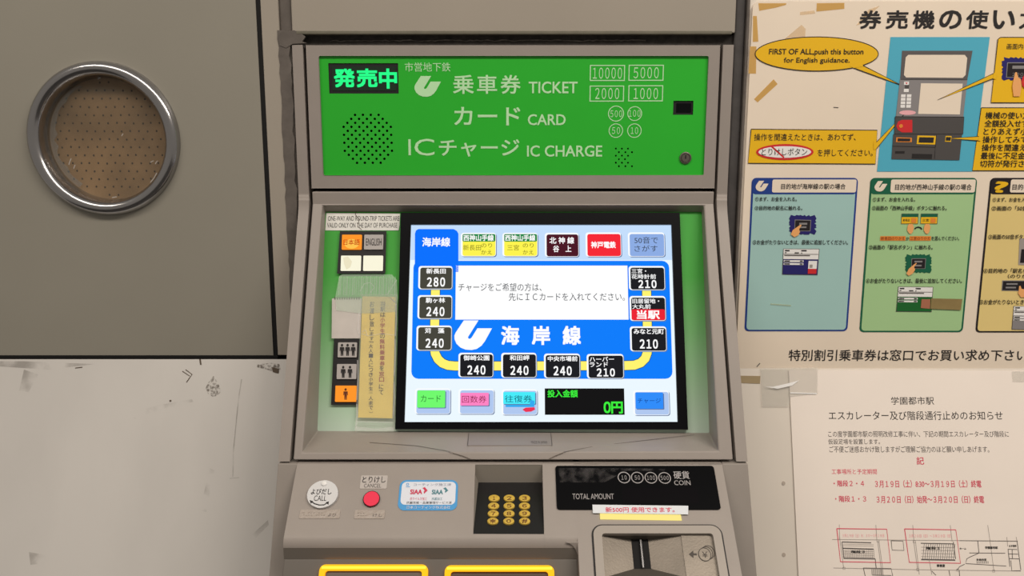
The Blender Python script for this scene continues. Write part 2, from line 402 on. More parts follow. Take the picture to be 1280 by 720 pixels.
b = MB(); o_ = ell(pcx, pcz, R*.775, k=20, t0=115, t1=235); i_ = [(pcx+.003+math.cos(math.radians(115+120*k/20))*R*(.735+random.uniform(-.03, .03)), pcz+math.sin(math.radians(115+120*k/20))*R*(.735+random.uniform(-.03, .03))) for k in range(21)]
b.prism(WALL, o_+i_[::-1], None, -.0100, film('grey_film_edge', (134, 138, 134), .3, .3, bump=.6, bscale=80)); b.build('film_edge', hatch)
b = MB(); GL = film('film_glint', (250, 240, 225), .7, .1)  # pale lines paint the glints on the creased film
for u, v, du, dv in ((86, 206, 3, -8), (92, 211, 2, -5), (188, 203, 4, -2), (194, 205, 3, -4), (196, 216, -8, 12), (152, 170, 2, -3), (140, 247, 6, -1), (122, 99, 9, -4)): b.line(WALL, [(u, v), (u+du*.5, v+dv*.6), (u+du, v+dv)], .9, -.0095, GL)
b.build('painted_glint', hatch)

# ------------------------------------------------------------------ the ticket machine
tm = thing('ticket_machine', (0, .1, 0), 'grey railway ticket vending machine set in the wall, with green sign, touch screen and console', 'ticket machine')
MB0 = MID.pt(640, 577)
mdn = MID.w(0, -1)                                     # far down the leaning plane
def midz(z): return -(KZ.z-z)*math.tan(math.radians(27))
Z1 = .93
b = MB()
b.extr([(.012, ZTOP-.001), (.40, ZTOP-.001), (.40, 0), (midz(Z1)+.03, 0), (midz(Z1)+.03, Z1), (midz(1.13)+.06, 1.13), (.045, 1.36), (.018, 1.40)], XO0+.006, XO1-.006, INSIDE, False)
b.build('cabinet', tm)
def kinkprof(off, zt, zb):
    P = [(off, zt), (off, KZ.z+.012)]
    for i in range(7):                                 # rounded bend
        t = i/6; y = midz(KZ.z-.012*t*1.0)*t; P.append((off+midz(KZ.z-.014)*t*t, KZ.z+.012-.026*t))
    P.append((off+midz(zb), zb)); P += [(off+midz(zb)+.02, zb), (off+.03, KZ.z-.02), (off+.03, zt)]
    return P
ZB = MID.pt(640, 577).z
for x0, x1 in ((XO0, -.2336), (.2357, XO1)):
    b = MB(); b.extr(kinkprof(0, ZTOP, ZB), x0, x1, GREY); b.build('side_strip', tm, .0008)
for x0, x1 in ((XO0, -.2255), (.2208, XO1)):           # side cheeks beside the console
    b = MB(); z0 = MID.pt(640, 579.5).z
    b.extr([(midz(z0), z0), (midz(Z1), Z1), (midz(Z1), 0), (midz(Z1)+.03, 0), (midz(Z1)+.03, Z1), (midz(z0)+.03, z0)], x0, x1, GREYD, False); b.build('side_cheek', tm, .001)

# --- header with the green sign
zh0 = MACH.ab(640, 235.3)[1]; zh1 = MACH.ab(640, 56)[1]
gb = (-.2162, MACH.ab(640, 219.3)[1], .2200, MACH.ab(640, 69.8)[1])
hd = MB(); hd.prism(MACH, [(XP0, zh0), (XP1, zh0), (XP1, zh1), (XP0, zh1)], -.014, 0, GREY, holes=[rr(gb, .002)])
hd = hd.build('header_frame', tm, .0007)
GN = -.0025
holes = []
def hole(u, v, r): a, c = MACH.ab(u, v, GN); holes.append(ell(a, c, r, k=10))
for i, (ux, n) in enumerate([(443.8, 4), (439, 5), (434.2, 6), (429.5, 7), (434.7, 6), (430, 7), (435.2, 6), (430.5, 7), (435.6, 6), (431, 7), (436, 6), (441.2, 5), (446.3, 4)]):
    for k in range(n): hole(ux+9.83*k, 143.6+i*4.99, .00145)
for i, (ux, n) in enumerate([(769.8, 3), (773.6, 3), (769.8, 3), (773.6, 2), (769.8, 3), (773.6, 3)]):
    for k in range(n): hole(ux+(7.6+(.6 if n == 3 and i % 2 else 0))*k, 185.8+i*4.4, .0011)
sens = MACH.box((841.5, 126, 866.5, 143.5), GN); led = MACH.box((411, 79, 498, 117), GN); lock = MACH.box((849.3, 190, 864, 204.6), GN)
lk = ((lock[0]+lock[2])/2, (lock[1]+lock[3])/2)
holes += [rr(sens), rr(led), ell(lk[0], lk[1], .0062, k=24)]
b = MB(); b.prism(MACH, rr(gb), -.006, GN, GREEN, side=BLACKM, holes=holes)
sign = tag(b.build('green_sign_plate', tm), 'green sign plate with pale lettering')
b = MB(); b.prism(MACH, rr((gb[0]+.001, gb[1]+.001, gb[2]-.001, gb[3]-.001)), -.013, -.0105, BLACKGAP); b.build('speaker', tm)
n = GN+.0003; b = MB()
for t, q, bo in (('市営地下鉄', (506, 78, 563, 89.5), 0), ('乗', (566.5, 94, 592, 117), .012), ('車', (596.5, 94, 621, 117), .012), ('券', (626, 94, 650.5, 117), .012), ('TICKET', (661, 102.2, 721.8, 116.5), .012),
                 ('カード', (568, 134, 650, 156.5), .012), ('CARD', (660, 143, 706.8, 156.3), .012), ('I', (510.5, 174, 513.5, 194), .0), ('C', (518, 173.5, 543, 194.5), .0), ('チャージ', (549, 174.5, 649, 195.5), .012), ('IC CHARGE', (659, 182, 752.5, 195.6), .012),
                 ('10000', (741, 84.5, 777.5, 98.5), 0), ('5000', (792, 84, 823.5, 98), 0), ('2000', (744, 110, 774, 124), 0), ('1000', (792, 110, 822.5, 124), 0), ('500', (763, 138, 777.5, 146.5), 0), ('100', (786, 137.5, 800.5, 146), 0), ('50', (765, 159, 775, 167.5), 0), ('10', (788.5, 159, 797.5, 167.5), 0)):
    b.text(MACH, t, q, n, SIGNW, bo)
for q in ((737.3, 81.2, 781.2, 101.2), (785.7, 81, 829.6, 101), (737, 107, 780, 127), (785.4, 106.6, 828.8, 126.7)):
    x0, y0, x1, y1 = q; b.rect(MACH, q, None, n, SIGNW, holes=[rr(MACH.box((x0+1.2, y0+1.2, x1-1.2, y1-1.2), n))])
for u, v, r in ((770, 142, 10), (793.4, 142, 9.2), (769.8, 163.3, 9), (793, 163.3, 9)): b.oval(MACH, u, v, r, r, None, n, SIGNW, hole=.89)
LOGO = [(640, 365), (785, 365), (682, 530), (688, 545), (705, 546), (720, 532), (775, 443), (920, 443), (850, 570), (815, 615), (770, 645), (720, 656), (660, 652), (610, 632), (570, 595), (550, 550), (548, 515), (560, 485)]
def logo(b, pl, q, n, m):
    a0, c0, a1, c1 = pl.box(q, n)
    b.flat(pl, [(a0+(x-548)/372*(a1-a0), c1-(y-365)/291*(c1-c0)) for x, y in LOGO], n, m)
logo(b, MACH, (518, 95, 551.3, 121), n, SIGNW)
b.build('sign_lettering', sign)
b = MB(); b.prism(MACH, rr(led), -.010, -.0035, BLACKM); b.rect(MACH, (415, 83, 495, 113.5), -.004, -.0030, mat('led_face', (26, 44, 30), .3))
ld = b.build('led_display', tm)
b = MB()
for t, q in (('発', (418, 86.5, 443, 108.5)), ('売', (446.5, 86.5, 471, 108.5)), ('中', (474.5, 86.5, 495.5, 110))): b.text(MACH, t, q, -.0026, LEDG, .03)
tag(b.build('led_letters', ld), 'glowing green characters')
b = MB(); b.prism(MACH, rr(sens), -.008, -.004, BLACKM); b.rect(MACH, (845.5, 129, 864, 140.5), -.004, -.0034, BLACK); b.build('sensor_window', tm)
b = MB(); b.lathe(MACH, lk[0], lk[1], [(.0068, GN), (.0068, -.001), (.0055, -.0006), (.0052, -.0015), (.0049, -.0016), (.0044, -.0008), (.0001, -.0008)], mat('lock_metal', (104, 96, 84), .35, metal=.6), 24)
b.prism(MACH, rr((lk[0]-.0006, lk[1]-.0010, lk[0]+.0006, lk[1]+.0032)), None, -.0006, BLACKGAP); b.build('key_lock', tm)

# --- screen door: frame with a deep sloping recess
TL, TR = MACH.w(XP0, MACH.ab(640, 239.5)[1]), MACH.w(XP1, MACH.ab(640, 239.5)[1])
KL, KR = MID.w(XP0, 0), MID.w(XP1, 0)
zb = MID.ab(640, 575)[1]; BL, BR = MID.w(XP0, zb), MID.w(XP1, zb)
F = [MID.pt(403, 256.5), MID.pt(880, 256.5), MID.pt(898, 564), MID.pt(378, 566)]
G = [SCR.pt(407, 265), SCR.pt(877, 265), SCR.pt(886.5, 541), SCR.pt(397, 538.5)]
bk = Vector((0, .018, 0))
vs = [TL, TR, KL, KR, BL, BR] + F + G + [TL+bk, TR+bk, BL+bk, BR+bk, KL+bk, KR+bk]
fs = [(0, 2, 3, 1), (2, 6, 7, 3), (3, 7, 8, 5), (5, 8, 9, 4), (4, 9, 6, 2), (6, 10, 11, 7), (7, 11, 12, 8), (8, 12, 13, 9), (9, 13, 10, 6),
      (0, 1, 15, 14), (4, 16, 17, 5), (0, 14, 18, 2), (2, 18, 16, 4), (1, 3, 19, 15), (3, 5, 17, 19)]
b = MB(); b.mesh(vs, fs, GREY); door = b.build('screen_door_frame', tm, .0016, 3)
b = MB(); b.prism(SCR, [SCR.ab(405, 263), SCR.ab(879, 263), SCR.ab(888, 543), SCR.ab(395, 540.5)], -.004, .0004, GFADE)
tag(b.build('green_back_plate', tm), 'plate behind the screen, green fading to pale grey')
# ledge under the screen with its small rating plate
lt = math.degrees(math.atan2((G[3]-F[3]).y, (G[3]-F[3]).z))
LED = Plane((F[3].y+F[2].y)/2, (F[3].z+F[2].z)/2, math.degrees(math.atan2(((G[3]+G[2])-(F[3]+F[2])).y, ((G[3]+G[2])-(F[3]+F[2])).z)))
PLT = mat('rating_plate', (134, 123, 113), .4)
b = MB(); b.px(LED, [(586, 541), (688, 541), (690, 556.5), (584.5, 556.5)], .0002, .0012, PLT)
for p in ([(586, 541), (584.5, 557)], [(688.5, 541), (690, 557)]): b.line(LED, p, .8, .0014, INKG)
b.text(LED, 'MADE IN JAPAN', (664, 551, 684, 555.5), .0014, INKG); b.build('rating_plate', tm)
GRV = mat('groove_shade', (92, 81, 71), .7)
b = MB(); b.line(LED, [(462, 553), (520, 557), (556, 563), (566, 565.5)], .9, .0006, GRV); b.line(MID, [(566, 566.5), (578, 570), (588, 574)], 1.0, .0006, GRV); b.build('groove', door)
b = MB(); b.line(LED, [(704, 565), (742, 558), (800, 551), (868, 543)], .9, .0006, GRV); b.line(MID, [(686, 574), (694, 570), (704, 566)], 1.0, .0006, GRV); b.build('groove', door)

# --- touch screen
BZ = .007; SN = .0030
b = MB(); b.px(SCR, [(501, 266), (849.5, 266), (860, 537), (494, 536.5)], 0, BZ, BLACK, holes=[[(513.5, 280.5), (839.5, 280.5), (847.5, 527.5), (505.5, 527.5)]])
ts = tag(b.build('touch_screen', tm, .0012), 'lit colour touch screen in a black bezel')
def L(k): return SN+.0001*k
b = MB(); SBG = glow('screen_pale', (196, 222, 252)); SBG2 = glow('screen_white', (236, 248, 255)); SBLU = glow('screen_blue', (6, 124, 252)); SBLUT = glow('screen_tab_blue', (0, 112, 255))
b.px(SCR, [(512, 279), (841, 279), (850, 530), (503, 530)], 0, SN, SBG2)
b.px(SCR, [(514, 280.8), (839, 280.8), (840, 325), (513, 325)], None, L(1), SBG)
b.rect(SCR, (515.5, 326, 838.5, 473.5), None, L(2), SBLU, r=.008)
b.px(SCR, [(518.5, 340), (518.7, 292), (520, 288), (523, 286.3), (567, 286.3), (571, 288.5), (573, 292), (573, 340)], None, L(3), SBLUT)
SWH = glow('screen_pure_white', (255, 255, 255)); SYEL = glow('screen_yellow', (255, 244, 112)); SLINE = glow('screen_dark_blue', (20, 60, 120))
b.rect(SCR, (569.5, 332, 785, 399.5), None, L(3), SWH)
for m, w, k in ((SLINE, 12.6, 3), (SYEL, 11, 4)):
    b.line(SCR, [(544.5, 350), (543.5, 400), (543, 436)], w, L(k), m)
    b.line(SCR, [(543, 435), (544, 442), (547.5, 449), (553, 454), (560, 456.7), (569, 457.5), (640, 457.5), (779, 457)], w, L(k), m)
    b.line(SCR, [(779, 457), (793, 456.5), (801, 453.5), (806.5, 448), (809, 441), (809.5, 434)], w, L(k), m)
    b.line(SCR, [(808, 350), (809, 400), (809.5, 436)], w, L(k), m)
SINK = glow('screen_ink', (52, 58, 66)); SGRYINK = glow('screen_brown_ink', (110, 104, 30))
b.text(SCR, '海岸線', (528, 297, 562.5, 308), L(4), SWH, .02)
b.text(SCR, 'チャージをご希望の方は、', (573, 354, 677, 364), L(4), SINK); b.text(SCR, '先にＩＣカードを入れてください。', (636, 366, 781, 376), L(4), SINK)
logo(b, SCR, (568, 400.5, 615, 437.5), L(4), SWH)
for t, u in (('海', 627), ('岸', 665.5), ('線', 704)): b.text(SCR, t, (u, 408, u+21.5, 430.5), L(4), SWH, .028)
b.build('display', ts)
SHL = glow('screen_button_light', (250, 253, 255)); SSH = glow('screen_button_shadow', (96, 118, 160)); SDK = glow('screen_button_black', (26, 27, 32)); SDK2 = glow('screen_button_brown', (70, 69, 60))
def ui(q, m, r=.0032, sh=1.6):
    x0, y0, x1, y1 = q; b = MB()
    b.rect(SCR, (x0+1, y0+1, x1+sh*.6, y1+sh*.6), None, L(5), SSH, r); b.rect(SCR, q, None, L(6), SHL, r)
    b.rect(SCR, (x0+2.2, y0+2, x1-.6, y1-.6), None, L(7), m, r*.8); return b
for (x0, y0, x1, y1, nm, fare, m) in ((523, 332.5, 565.5, 361.5, ['新長田'], '280', SDK2), (522, 369, 565, 398.5, ['駒ヶ林'], '240', SDK2), (520.5, 407, 564.5, 438, ['苅　藻'], '240', SDK2), (573, 441, 616.5, 471.5, ['御崎公園'], '240', SDK), (626.5, 441, 670.5, 472, ['和田岬'], '240', SDK),
        (680, 442, 725, 472.5, ['中央市場前'], '240', SDK), (733.5, 442.5, 779.5, 473, ['ハーバー', 'ランド'], '210', SDK), (786, 332.5, 831, 362.5, ['三宮・', '花時計前'], '210', SDK), (787, 370, 832, 401, ['旧居留地・', '大丸前'], '当駅', SDK), (787.5, 408, 833, 439, ['みなと元町'], '210', SDK)):
    b = ui((x0, y0, x1, y1), m)
    w = x1-x0; cx = (x0+x1)/2+.8
    if len(nm) == 1:
        hw = min(4.0*len(nm[0]), w/2-4); b.text(SCR, nm[0], (cx-hw, y0+3.2, cx+hw, y0+9.5), L(9), SWH, .02)
        b.text(SCR, fare, (cx-11, y1-14.5, cx+11, y1-3.5), L(9), SWH, .035)
    else:
        for i, t in enumerate(nm):
            k = len(t)-(.6 if t.endswith('・') else 0); b.text(SCR, t, (x0+3.5, y0+3.4+i*6.9, x0+3.5+7.6*k, y0+9.2+i*6.9), L(9), SWH, .014)
        if fare == '当駅':
            b.rect(SCR, (x0+2.4, y0+16.6, x1-.8, y1-.8), None, L(8), glow('screen_red', (236, 34, 52)), .002); b.text(SCR, fare, (cx-14, y0+18, cx+14, y1-2.5), L(9), SWH, .03)
        else: b.text(SCR, fare, (cx-11, y1-12.2, cx+11, y1-2.6), L(9), SWH, .035)
    b.build('fare_button', ts)
SGR = glow('screen_green', (20, 132, 66)); SYB = glow('screen_button_yellow', (254, 244, 78))
for x0, nm in ((576, '新長田'), (628, '三宮')):
    b = ui((x0, 291, x0+44, 320.5), SYB); b.rect(SCR, (x0+2.2, 292.6, x0+43.2, 302), None, L(8), SGR, .0015)
    b.text(SCR, '西神山手線', (x0+3.5, 293.6, x0+41, 301), L(9), SWH, .02); k = len(nm)
    b.text(SCR, nm, (x0+3+(3 if k == 2 else 0), 306, x0+3+(3 if k == 2 else 0)+7.4*k, 313), L(9), SGRYINK); b.text(SCR, 'のり', (x0+25.5, 304, x0+39, 309.5), L(9), SGRYINK); b.text(SCR, 'かえ', (x0+25.5, 312.5, x0+39, 318), L(9), SGRYINK)
    b.build('route_button', ts)
b = ui((681, 291, 723.5, 321), glow('screen_maroon', (74, 18, 34))); b.text(SCR, '北 神 線', (687, 296.5, 717.5, 304.5), L(9), SWH, .02); b.text(SCR, '谷　上', (691.5, 307, 714, 315), L(9), SWH, .02); b.build('route_button', ts)
b = ui((732, 290.5, 776.5, 320.8), glow('screen_bright_red', (246, 38, 52))); b.text(SCR, '神戸電鉄', (739, 302, 769.5, 310), L(9), SWH, .03); b.build('route_button', ts)
b = ui((785, 290.5, 830.8, 320.8), glow('screen_slate_blue', (140, 172, 228))); b.text(SCR, '50音で', (793, 296, 822.5, 304.5), L(9), SINK); b.text(SCR, 'さがす', (793, 306.5, 822, 314.5), L(9), SINK); b.build('search_button', ts)
SLAV = glow('screen_lavender', (176, 200, 240))
def card(q, inner, m, t, tq, ink):
    b = ui(q, SLAV, .003); x0, y0, x1, y1 = inner
    b.rect(SCR, (x0+1, y0+1.2, x1+1.2, y1+1), None, L(8), SSH, .001); b.rect(SCR, inner, None, L(9), m, .001); b.text(SCR, t, tq, L(10), ink); return b
card((518.5, 485.5, 563, 517.5), (521.5, 488, 556.5, 509.5), glow('screen_lime', (112, 250, 110)), 'カード', (526, 494, 551, 502.5), glow('screen_green_ink', (40, 120, 50))).build('card_button', ts)
card((573, 486, 617.5, 517.5), (575.5, 491, 611, 507), glow('screen_pink', (255, 132, 196)), '回数券', (577.5, 494.5, 608, 503.5), glow('screen_wine', (140, 30, 70))).build('ticket_book_button', ts)
b = card((627, 486.5, 671.5, 518.5), (629, 490, 669, 505), glow('screen_cyan', (70, 236, 250)), '往復券', (631, 494, 665, 503), glow('screen_teal_ink', (10, 90, 110)))
b.rect(SCR, (632, 506, 668, 508.8), None, L(10), glow('screen_azure', (50, 170, 240))); b.px(SCR, [(663, 500), (668, 501), (668, 508), (662, 507)], None, L(11), glow('screen_azure', (50, 170, 240)))
b.px(SCR, [(653, 512), (657, 509.5), (668, 509), (669, 512), (664, 514.5), (657, 515)], None, L(11), glow('screen_red_arrow', (236, 50, 84))); b.build('return_ticket_button', ts)
card((791.5, 488, 836.5, 519), (794.5, 490.5, 829, 511), glow('screen_charge_blue', (46, 140, 250)), 'チャージ', (797, 498, 826, 504), glow('screen_ink_blue', (10, 50, 130))).build('charge_button', ts)
b = MB(); b.rect(SCR, (681, 485.5, 780.5, 518.5), None, L(6), glow('screen_black', (14, 14, 16))); SG = glow('screen_neon_green', (60, 240, 60))
b.text(SCR, '投入金額', (684.5, 487.5, 722, 496.5), L(8), SG, .02); b.text(SCR, '0', (755, 502.5, 763, 516), L(8), SG, .03); b.text(SCR, '円', (764.5, 502.5, 778, 516.5), L(8), SG, .03); b.build('amount_display', ts)

# --- selector buttons left of the screen
b = MB(); b.px(SCR, [(425.5, 289.5), (482.5, 289.5), (481, 341.5), (422, 341.5)], 0, .004, BLACKM); lp = b.build('language_panel', tm, .0006)
def lamp_button(q, m, parent, core=None):
    b = MB(); b.rect(SCR, q, .003, .0058, m, .0008)
    if core: x0, y0, x1, y1 = q; b.oval(SCR, (x0+x1)/2, y1-7, (x1-x0)*.36, 6, None, .0059, core)
    return b
GBTN = mat('unlit_button', (168, 158, 148), .4); WARMINK = glow('orange_ink', (205, 62, 8), .9)
b = lamp_button((427.3, 293.3, 452, 311.8), ORANGE, lp, ORANGE2); b.text(SCR, '日本語', (429.5, 299.2, 449.5, 306.2), .0061, WARMINK, .01); tag(b.build('selector_button', lp), 'lit orange Japanese language button')
b = lamp_button((455.2, 293.3, 479, 311.8), GBTN, lp); b.text(SCR, 'ENGLISH', (457.5, 298, 477, 306.8), .0061, INK); tag(b.build('selector_button', lp), 'unlit grey English language button')
b = lamp_button((426, 319.5, 451, 338.3), CREAML, lp); b.px(SCR, [(429, 322), (435, 320.5), (440, 327), (438, 334), (433, 337), (430, 330)], None, .0060, glow('lamp_smudge', (236, 228, 196))); b.build('selector_button', lp)
lamp_button((454, 319.5, 478.5, 338.3), CREAML, lp).build('selector_button', lp)
b = MB(); b.px(SCR, [(418, 424.5), (448.5, 424.5), (447, 505.5), (414.5, 505.5)], 0, .004, BLACKM); pp = b.build('passenger_panel', tm, .0006)
def person(b, u, v, h, n, m):
    s = h/20
    b.oval(SCR, u, v+2.6*s, 2.0*s, 2.3*s, None, n, m, 10)
    b.px(SCR, [(u-3.4*s, v+5.6*s), (u+3.4*s, v+5.6*s), (u+3.9*s, v+12*s), (u+2.7*s, v+12*s), (u+2.3*s, v+8*s), (u+2*s, v+19.6*s), (u+.4*s, v+19.6*s), (u, v+13*s), (u-.4*s, v+19.6*s), (u-2*s, v+19.6*s), (u-2.3*s, v+8*s), (u-2.7*s, v+12*s), (u-3.9*s, v+12*s)], None, n, m)
b = lamp_button((422.3, 428, 446, 446.6), GBTN, pp)
for u in (427.5, 434.5, 441.5): person(b, u, 429.5, 15.5, .0061, INK)
tag(b.build('selector_button', pp), 'grey button with three figures')
b = lamp_button((421, 455, 445.5, 473.8), GBTN, pp)
for u in (429, 437.5): person(b, u, 457, 15.5, .0061, INK)
tag(b.build('selector_button', pp), 'grey button with two figures')
b = lamp_button((419, 482, 445.3, 502.3), ORANGE, pp); person(b, 432, 485, 15, .0061, mat('brown_figure', (96, 40, 14), .6)); tag(b.build('selector_button', pp), 'lit orange button with one figure')

# --- console
cl, cr = -.2255, .2205
kt = [CON.ab(589.8, 580.5), CON.ab(684.5, 580.5), CON.ab(680.5, 667.6), CON.ab(591.4, 667.4)]
NX = CON.ab(722, 672)[0]                               # right end of the pocket over the slots
lipb = CON.ab(640, 669)[1]; lw_ = CON.w(0, lipb)
RL = .014
arc = []                                               # roll from the sloping face to upright
cy, cz = lw_.y+RL*math.cos(math.radians(50)), lw_.z-RL*math.sin(math.radians(50))
for i in range(9):
    t = math.radians(50-50*i/8); arc.append((cy-RL*math.cos(t), cz+RL*math.sin(t)))
yl, zl = arc[-1]
crease = Plane(yl, zl, 0).pt(640, 699).z
SLOT = Plane(yl, crease, 36)
sb = SLOT.w(0, -.11)
low = [(yl, crease), (sb.y, sb.z), (sb.y, 0), (.0, 0)]
b = MB()
T = (SEAM.y, SEAM.z)
for x0, x1 in ((cl, kt[3][0]), (kt[2][0]-.0002, NX)):
    b.extr([T, (lw_.y, lw_.z)]+arc[1:]+[(yl, arc[-1][1]-.0002), (yl+.05, arc[-1][1]-.0002), (T[0]+.02, T[1])], x0, x1, GREY)
kz = CON.w(0, kt[3][1])
b.extr([(kz.y, kz.z), (lw_.y, lw_.z)]+arc[1:]+[(yl, arc[-1][1]-.0002), (yl+.05, arc[-1][1]-.0002), (kz.y+.03, kz.z-.01)], kt[3][0], kt[2][0], GREY)
for x0, x1 in ((kt[3][0], kt[2][0]-.0003), (NX, cr-.0003)): b.extr([T, (T[0]+.03, T[1]), (T[0]+.03, T[1]-.002), (CON.w(0, -.0012).y, CON.w(0, -.0012).z)], x0, x1, GREY, False)
b.build('console', tm)
b = MB(); b.extr([(yl, arc[-1][1]-.0002), (yl, crease), (yl+.02, crease), (yl+.02, arc[-1][1]-.0002)], cl, NX, LIPGL, False); b.prism(Plane(yl, zl, 0), [(NX+.0005, .006)]+[(NX+.0005-.012*(1-math.cos(math.radians(t))), .006-.020*(1-math.sin(math.radians(t)))) for t in range(0, 91, 10)], -.02, .0015, GREY); b.build('lip_underface', tm)
b = MB(); b.extr([(yl, crease), (sb.y, sb.z), (sb.y, 0), (sb.y+.03, 0), (yl+.03, crease)], cl, NX, GREYDK, False); b.build('slot_panel', tm, .001)
rb = CON.w(0, -.17)
b = MB(); pf = [T, (rb.y, rb.z), (rb.y, 0), (rb.y+.05, 0), (rb.y+.12, rb.z), (T[0]+.02, T[1])]
# right block: sloping face with an opening for the coin module
cbx = CON.box((744, 658, 903, 757)); cm = (CON.ab(744, 670)[0], CON.ab(820, 790)[1], CON.ab(905, 690)[0]-.002, CON.ab(820, 660)[1])
b.prism(CON, [(NX, -.17), (cr, -.17), (cr, 0), (NX, 0)], -.004, 0, GREY, holes=[rr(cm, .008)])
b.extr([(rb.y, rb.z), (rb.y, 0), (rb.y+.02, 0), (rb.y+.02, rb.z)], NX, cr, GREY, False)
b.extr([(T[0]+.006, T[1]), (rb.y+.006, rb.z), (rb.y+.006, .5), (T[0]+.03, .5), (T[0]+.03, T[1])], NX, NX+.006, GREY, False)
b.build('coin_side_console', tm)
# end cheek of the pocket on the left
# keypad recess
KP = Plane(CON.w(0, kt[3][1]).y, CON.w(0, kt[3][1]).z, 66)
kf = [KP.pt(598, 603.3), KP.pt(678.2, 603.3), KP.pt(680, 667.6), KP.pt(591.6, 667.4)]
ko = [CON.w(*p) for p in kt]
b = MB()
b.face([ko[0], kf[0], kf[1], ko[1]], OLIVE); b.face([ko[0], ko[3], kf[3], kf[0]], OLIVE); b.face([ko[1], kf[1], kf[2], ko[2]], OLIVE)
kpd = b.build('keypad_recess', tm)
b = MB(); b.prism(KP, [KP.ab(598, 603.3), KP.ab(678.2, 603.3), KP.ab(680, 667.6), KP.ab(591.6, 667.4)], -.004, .0003, PADBLK); kpd = b.build('keypad', tm)
KU = [[(617.6, 622.6), (636.5, 622.6), (655.7, 622.6)], [(617, 632.2), (636.4, 632.2), (655.6, 632.2)], [(616.5, 641.8), (636.2, 641.8), (655.7, 641.8)], [(616, 651.3), (635.9, 651.3), (655.8, 651.3)]]
for r, row in enumerate(KU):
    for c, (u, v) in enumerate(row):
        t = ['123', '456', '789', '*0#'][r][c]
        a, bb = KP.ab(u, v, .0015); a1 = KP.ab(u+7.1, v, .0015)[0]; b1 = KP.ab(u, v-4.1, .0015)[1]
        b = MB(); b.lathe(KP, a, bb, [(1.0, .0002), (1.0, .0014), (.93, .0020), (.8, .0022), (.001, .0022)], KEY, 28, sx=(a1-a), sy=(b1-bb))
        s = 1.0 if t in '*#' else .85
        sx_ = s*(.5 if t == '1' else 1)
        b.text(KP, t, (u-3.2*sx_, v-2.5*s, u+3.2*sx_, v+2.5*s), .0024, KEYINK, .01); b.build('key', kpd)
# call and cancel buttons
b = MB(); CW = mat('button_white', (196, 190, 182), .4)
b.oval(CON, 403.2, 617.6, 19.2, 17.2, .0, .003, CW, 40); b.text(CON, 'よびだし', (389, 611, 414.5, 618), .0032, INK, .01); b.text(CON, 'CALL', (392.5, 619.3, 408, 626), .0032, INK)
b.line(CON, [(389.5, 627), (393, 629.5), (399, 631.2), (405, 631), (409, 628.5)], 1.2, .0032, INK); b.px(CON, [(387, 625), (391.5, 626.5), (388.5, 629.5)], None, .0032, INK); b.px(CON, [(411.2, 626.5), (410.5, 631), (407, 628)], None, .0032, INK)
cb = b.build('call_button_cover', tm, .0006)
b = MB(); a, c = CON.ab(405.2, 604.8, .003); b.lathe(CON, a, c, [(.0028, .003), (.0026, .0042), (.0015, .0050), (.0001, .0052)], WHITE, 16); b.build('screw', cb)
b = MB(); b.oval(CON, 464.2, 623.5, 10.6, 9.9, 0, .0016, BLACKM, 32); b.oval(CON, 464.2, 623.2, 9.7, 9.0, .001, .0034, RED, 32); tag(b.build('cancel_button', tm, .0007), 'round red cancel button')
b = MB(); b.rect(CON, (450.5, 594.3, 484, 610.8), 0, .0005, mat('pale_label', (172, 160, 148), .45), .001); b.text(CON, 'とりけし', (453, 595.6, 482, 603.4), .0007, INK, .005); b.text(CON, 'CANCEL', (455, 604.6, 476.5, 609.4), .0007, INKG); b.build('cancel_label', tm)
for q, tx in (((374.5, 637, 425, 648), (410, 641.5, 420.5, 645.5)), ((443, 637.3, 481, 648.3), (466, 642, 478, 646))):
    b = MB(); b.rect(CON, q, 0, .0006, EMBOSS, .001)
    x0, y0, x1, y1 = q
    for i in range(int((x1-x0-18)/3.2)):
        for j in range(2):
            if random.random() < .7: b.oval(CON, x0+5+i*3.2, y0+3.4+j*3.0, .75, .65, .0005, .0012, EMBOSS, 8)
    b.text(CON, 'けし' if q[0] > 430 else 'よび', tx, .0008, INKG); b.build('braille_label', tm)
# coin display
b = MB(); b.prism(CON, rr((CON.ab(695, 610)[0], CON.ab(800, 637.6)[1], CON.ab(896.3, 610)[0], CON.ab(800, 583)[1]), .003), 0, .0014, GLOSSBLK)
cdp = b.build('coin_display', tm, .0005); b = MB(); CW2 = mat('panel_print', (150, 142, 136), .5); n = .0016
for (u, v), t in zip(((780, 596.9), (796.6, 597), (813.7, 597.2), (830.8, 597.4)), ('10', '50', '100', '500')):
    b.oval(CON, u, v, 7.9, 7.2, None, n, CW2, 26, hole=.86); w = 1.65*len(t); b.text(CON, t, (u-w, v-2.7, u+w, v+2.7), n, CW2)
b.text(CON, '硬貨', (842, 589, 861.5, 598.6), n, CW2, .01); b.text(CON, 'COIN', (842.7, 600.5, 863, 606.4), n, CW2); b.text(CON, 'TOTAL AMOUNT', (715.5, 617, 767.3, 624), n, CW2)
b.build('panel_lettering', cdp)
b = MB(); DU = film('dust_smudge', (90, 84, 80), .35, .8, bscale=90, patchy=True); b.px(CON, [(698, 585), (790, 585.5), (772, 594), (756, 603), (700, 603)], None, .0015, DU); b.px(CON, [(775, 585.3), (832, 586), (830, 589), (776, 588)], None, .0015, DU); b.build('dust', cdp)
b = MB(); b.rect(CON, (778, 610, 873, 629), None, .0015, mat('segment_window', (10, 8, 10), .25, spec=.08)); b.build('segment_window', cdp)
b = MB(); b.px(CON, [(750, 641.8), (851, 643.4), (852.3, 650.2), (750.3, 648.6)], 0, .0012, YBAR); tag(b.build('indicator_bar', tm), 'lit pale yellow indicator bar')
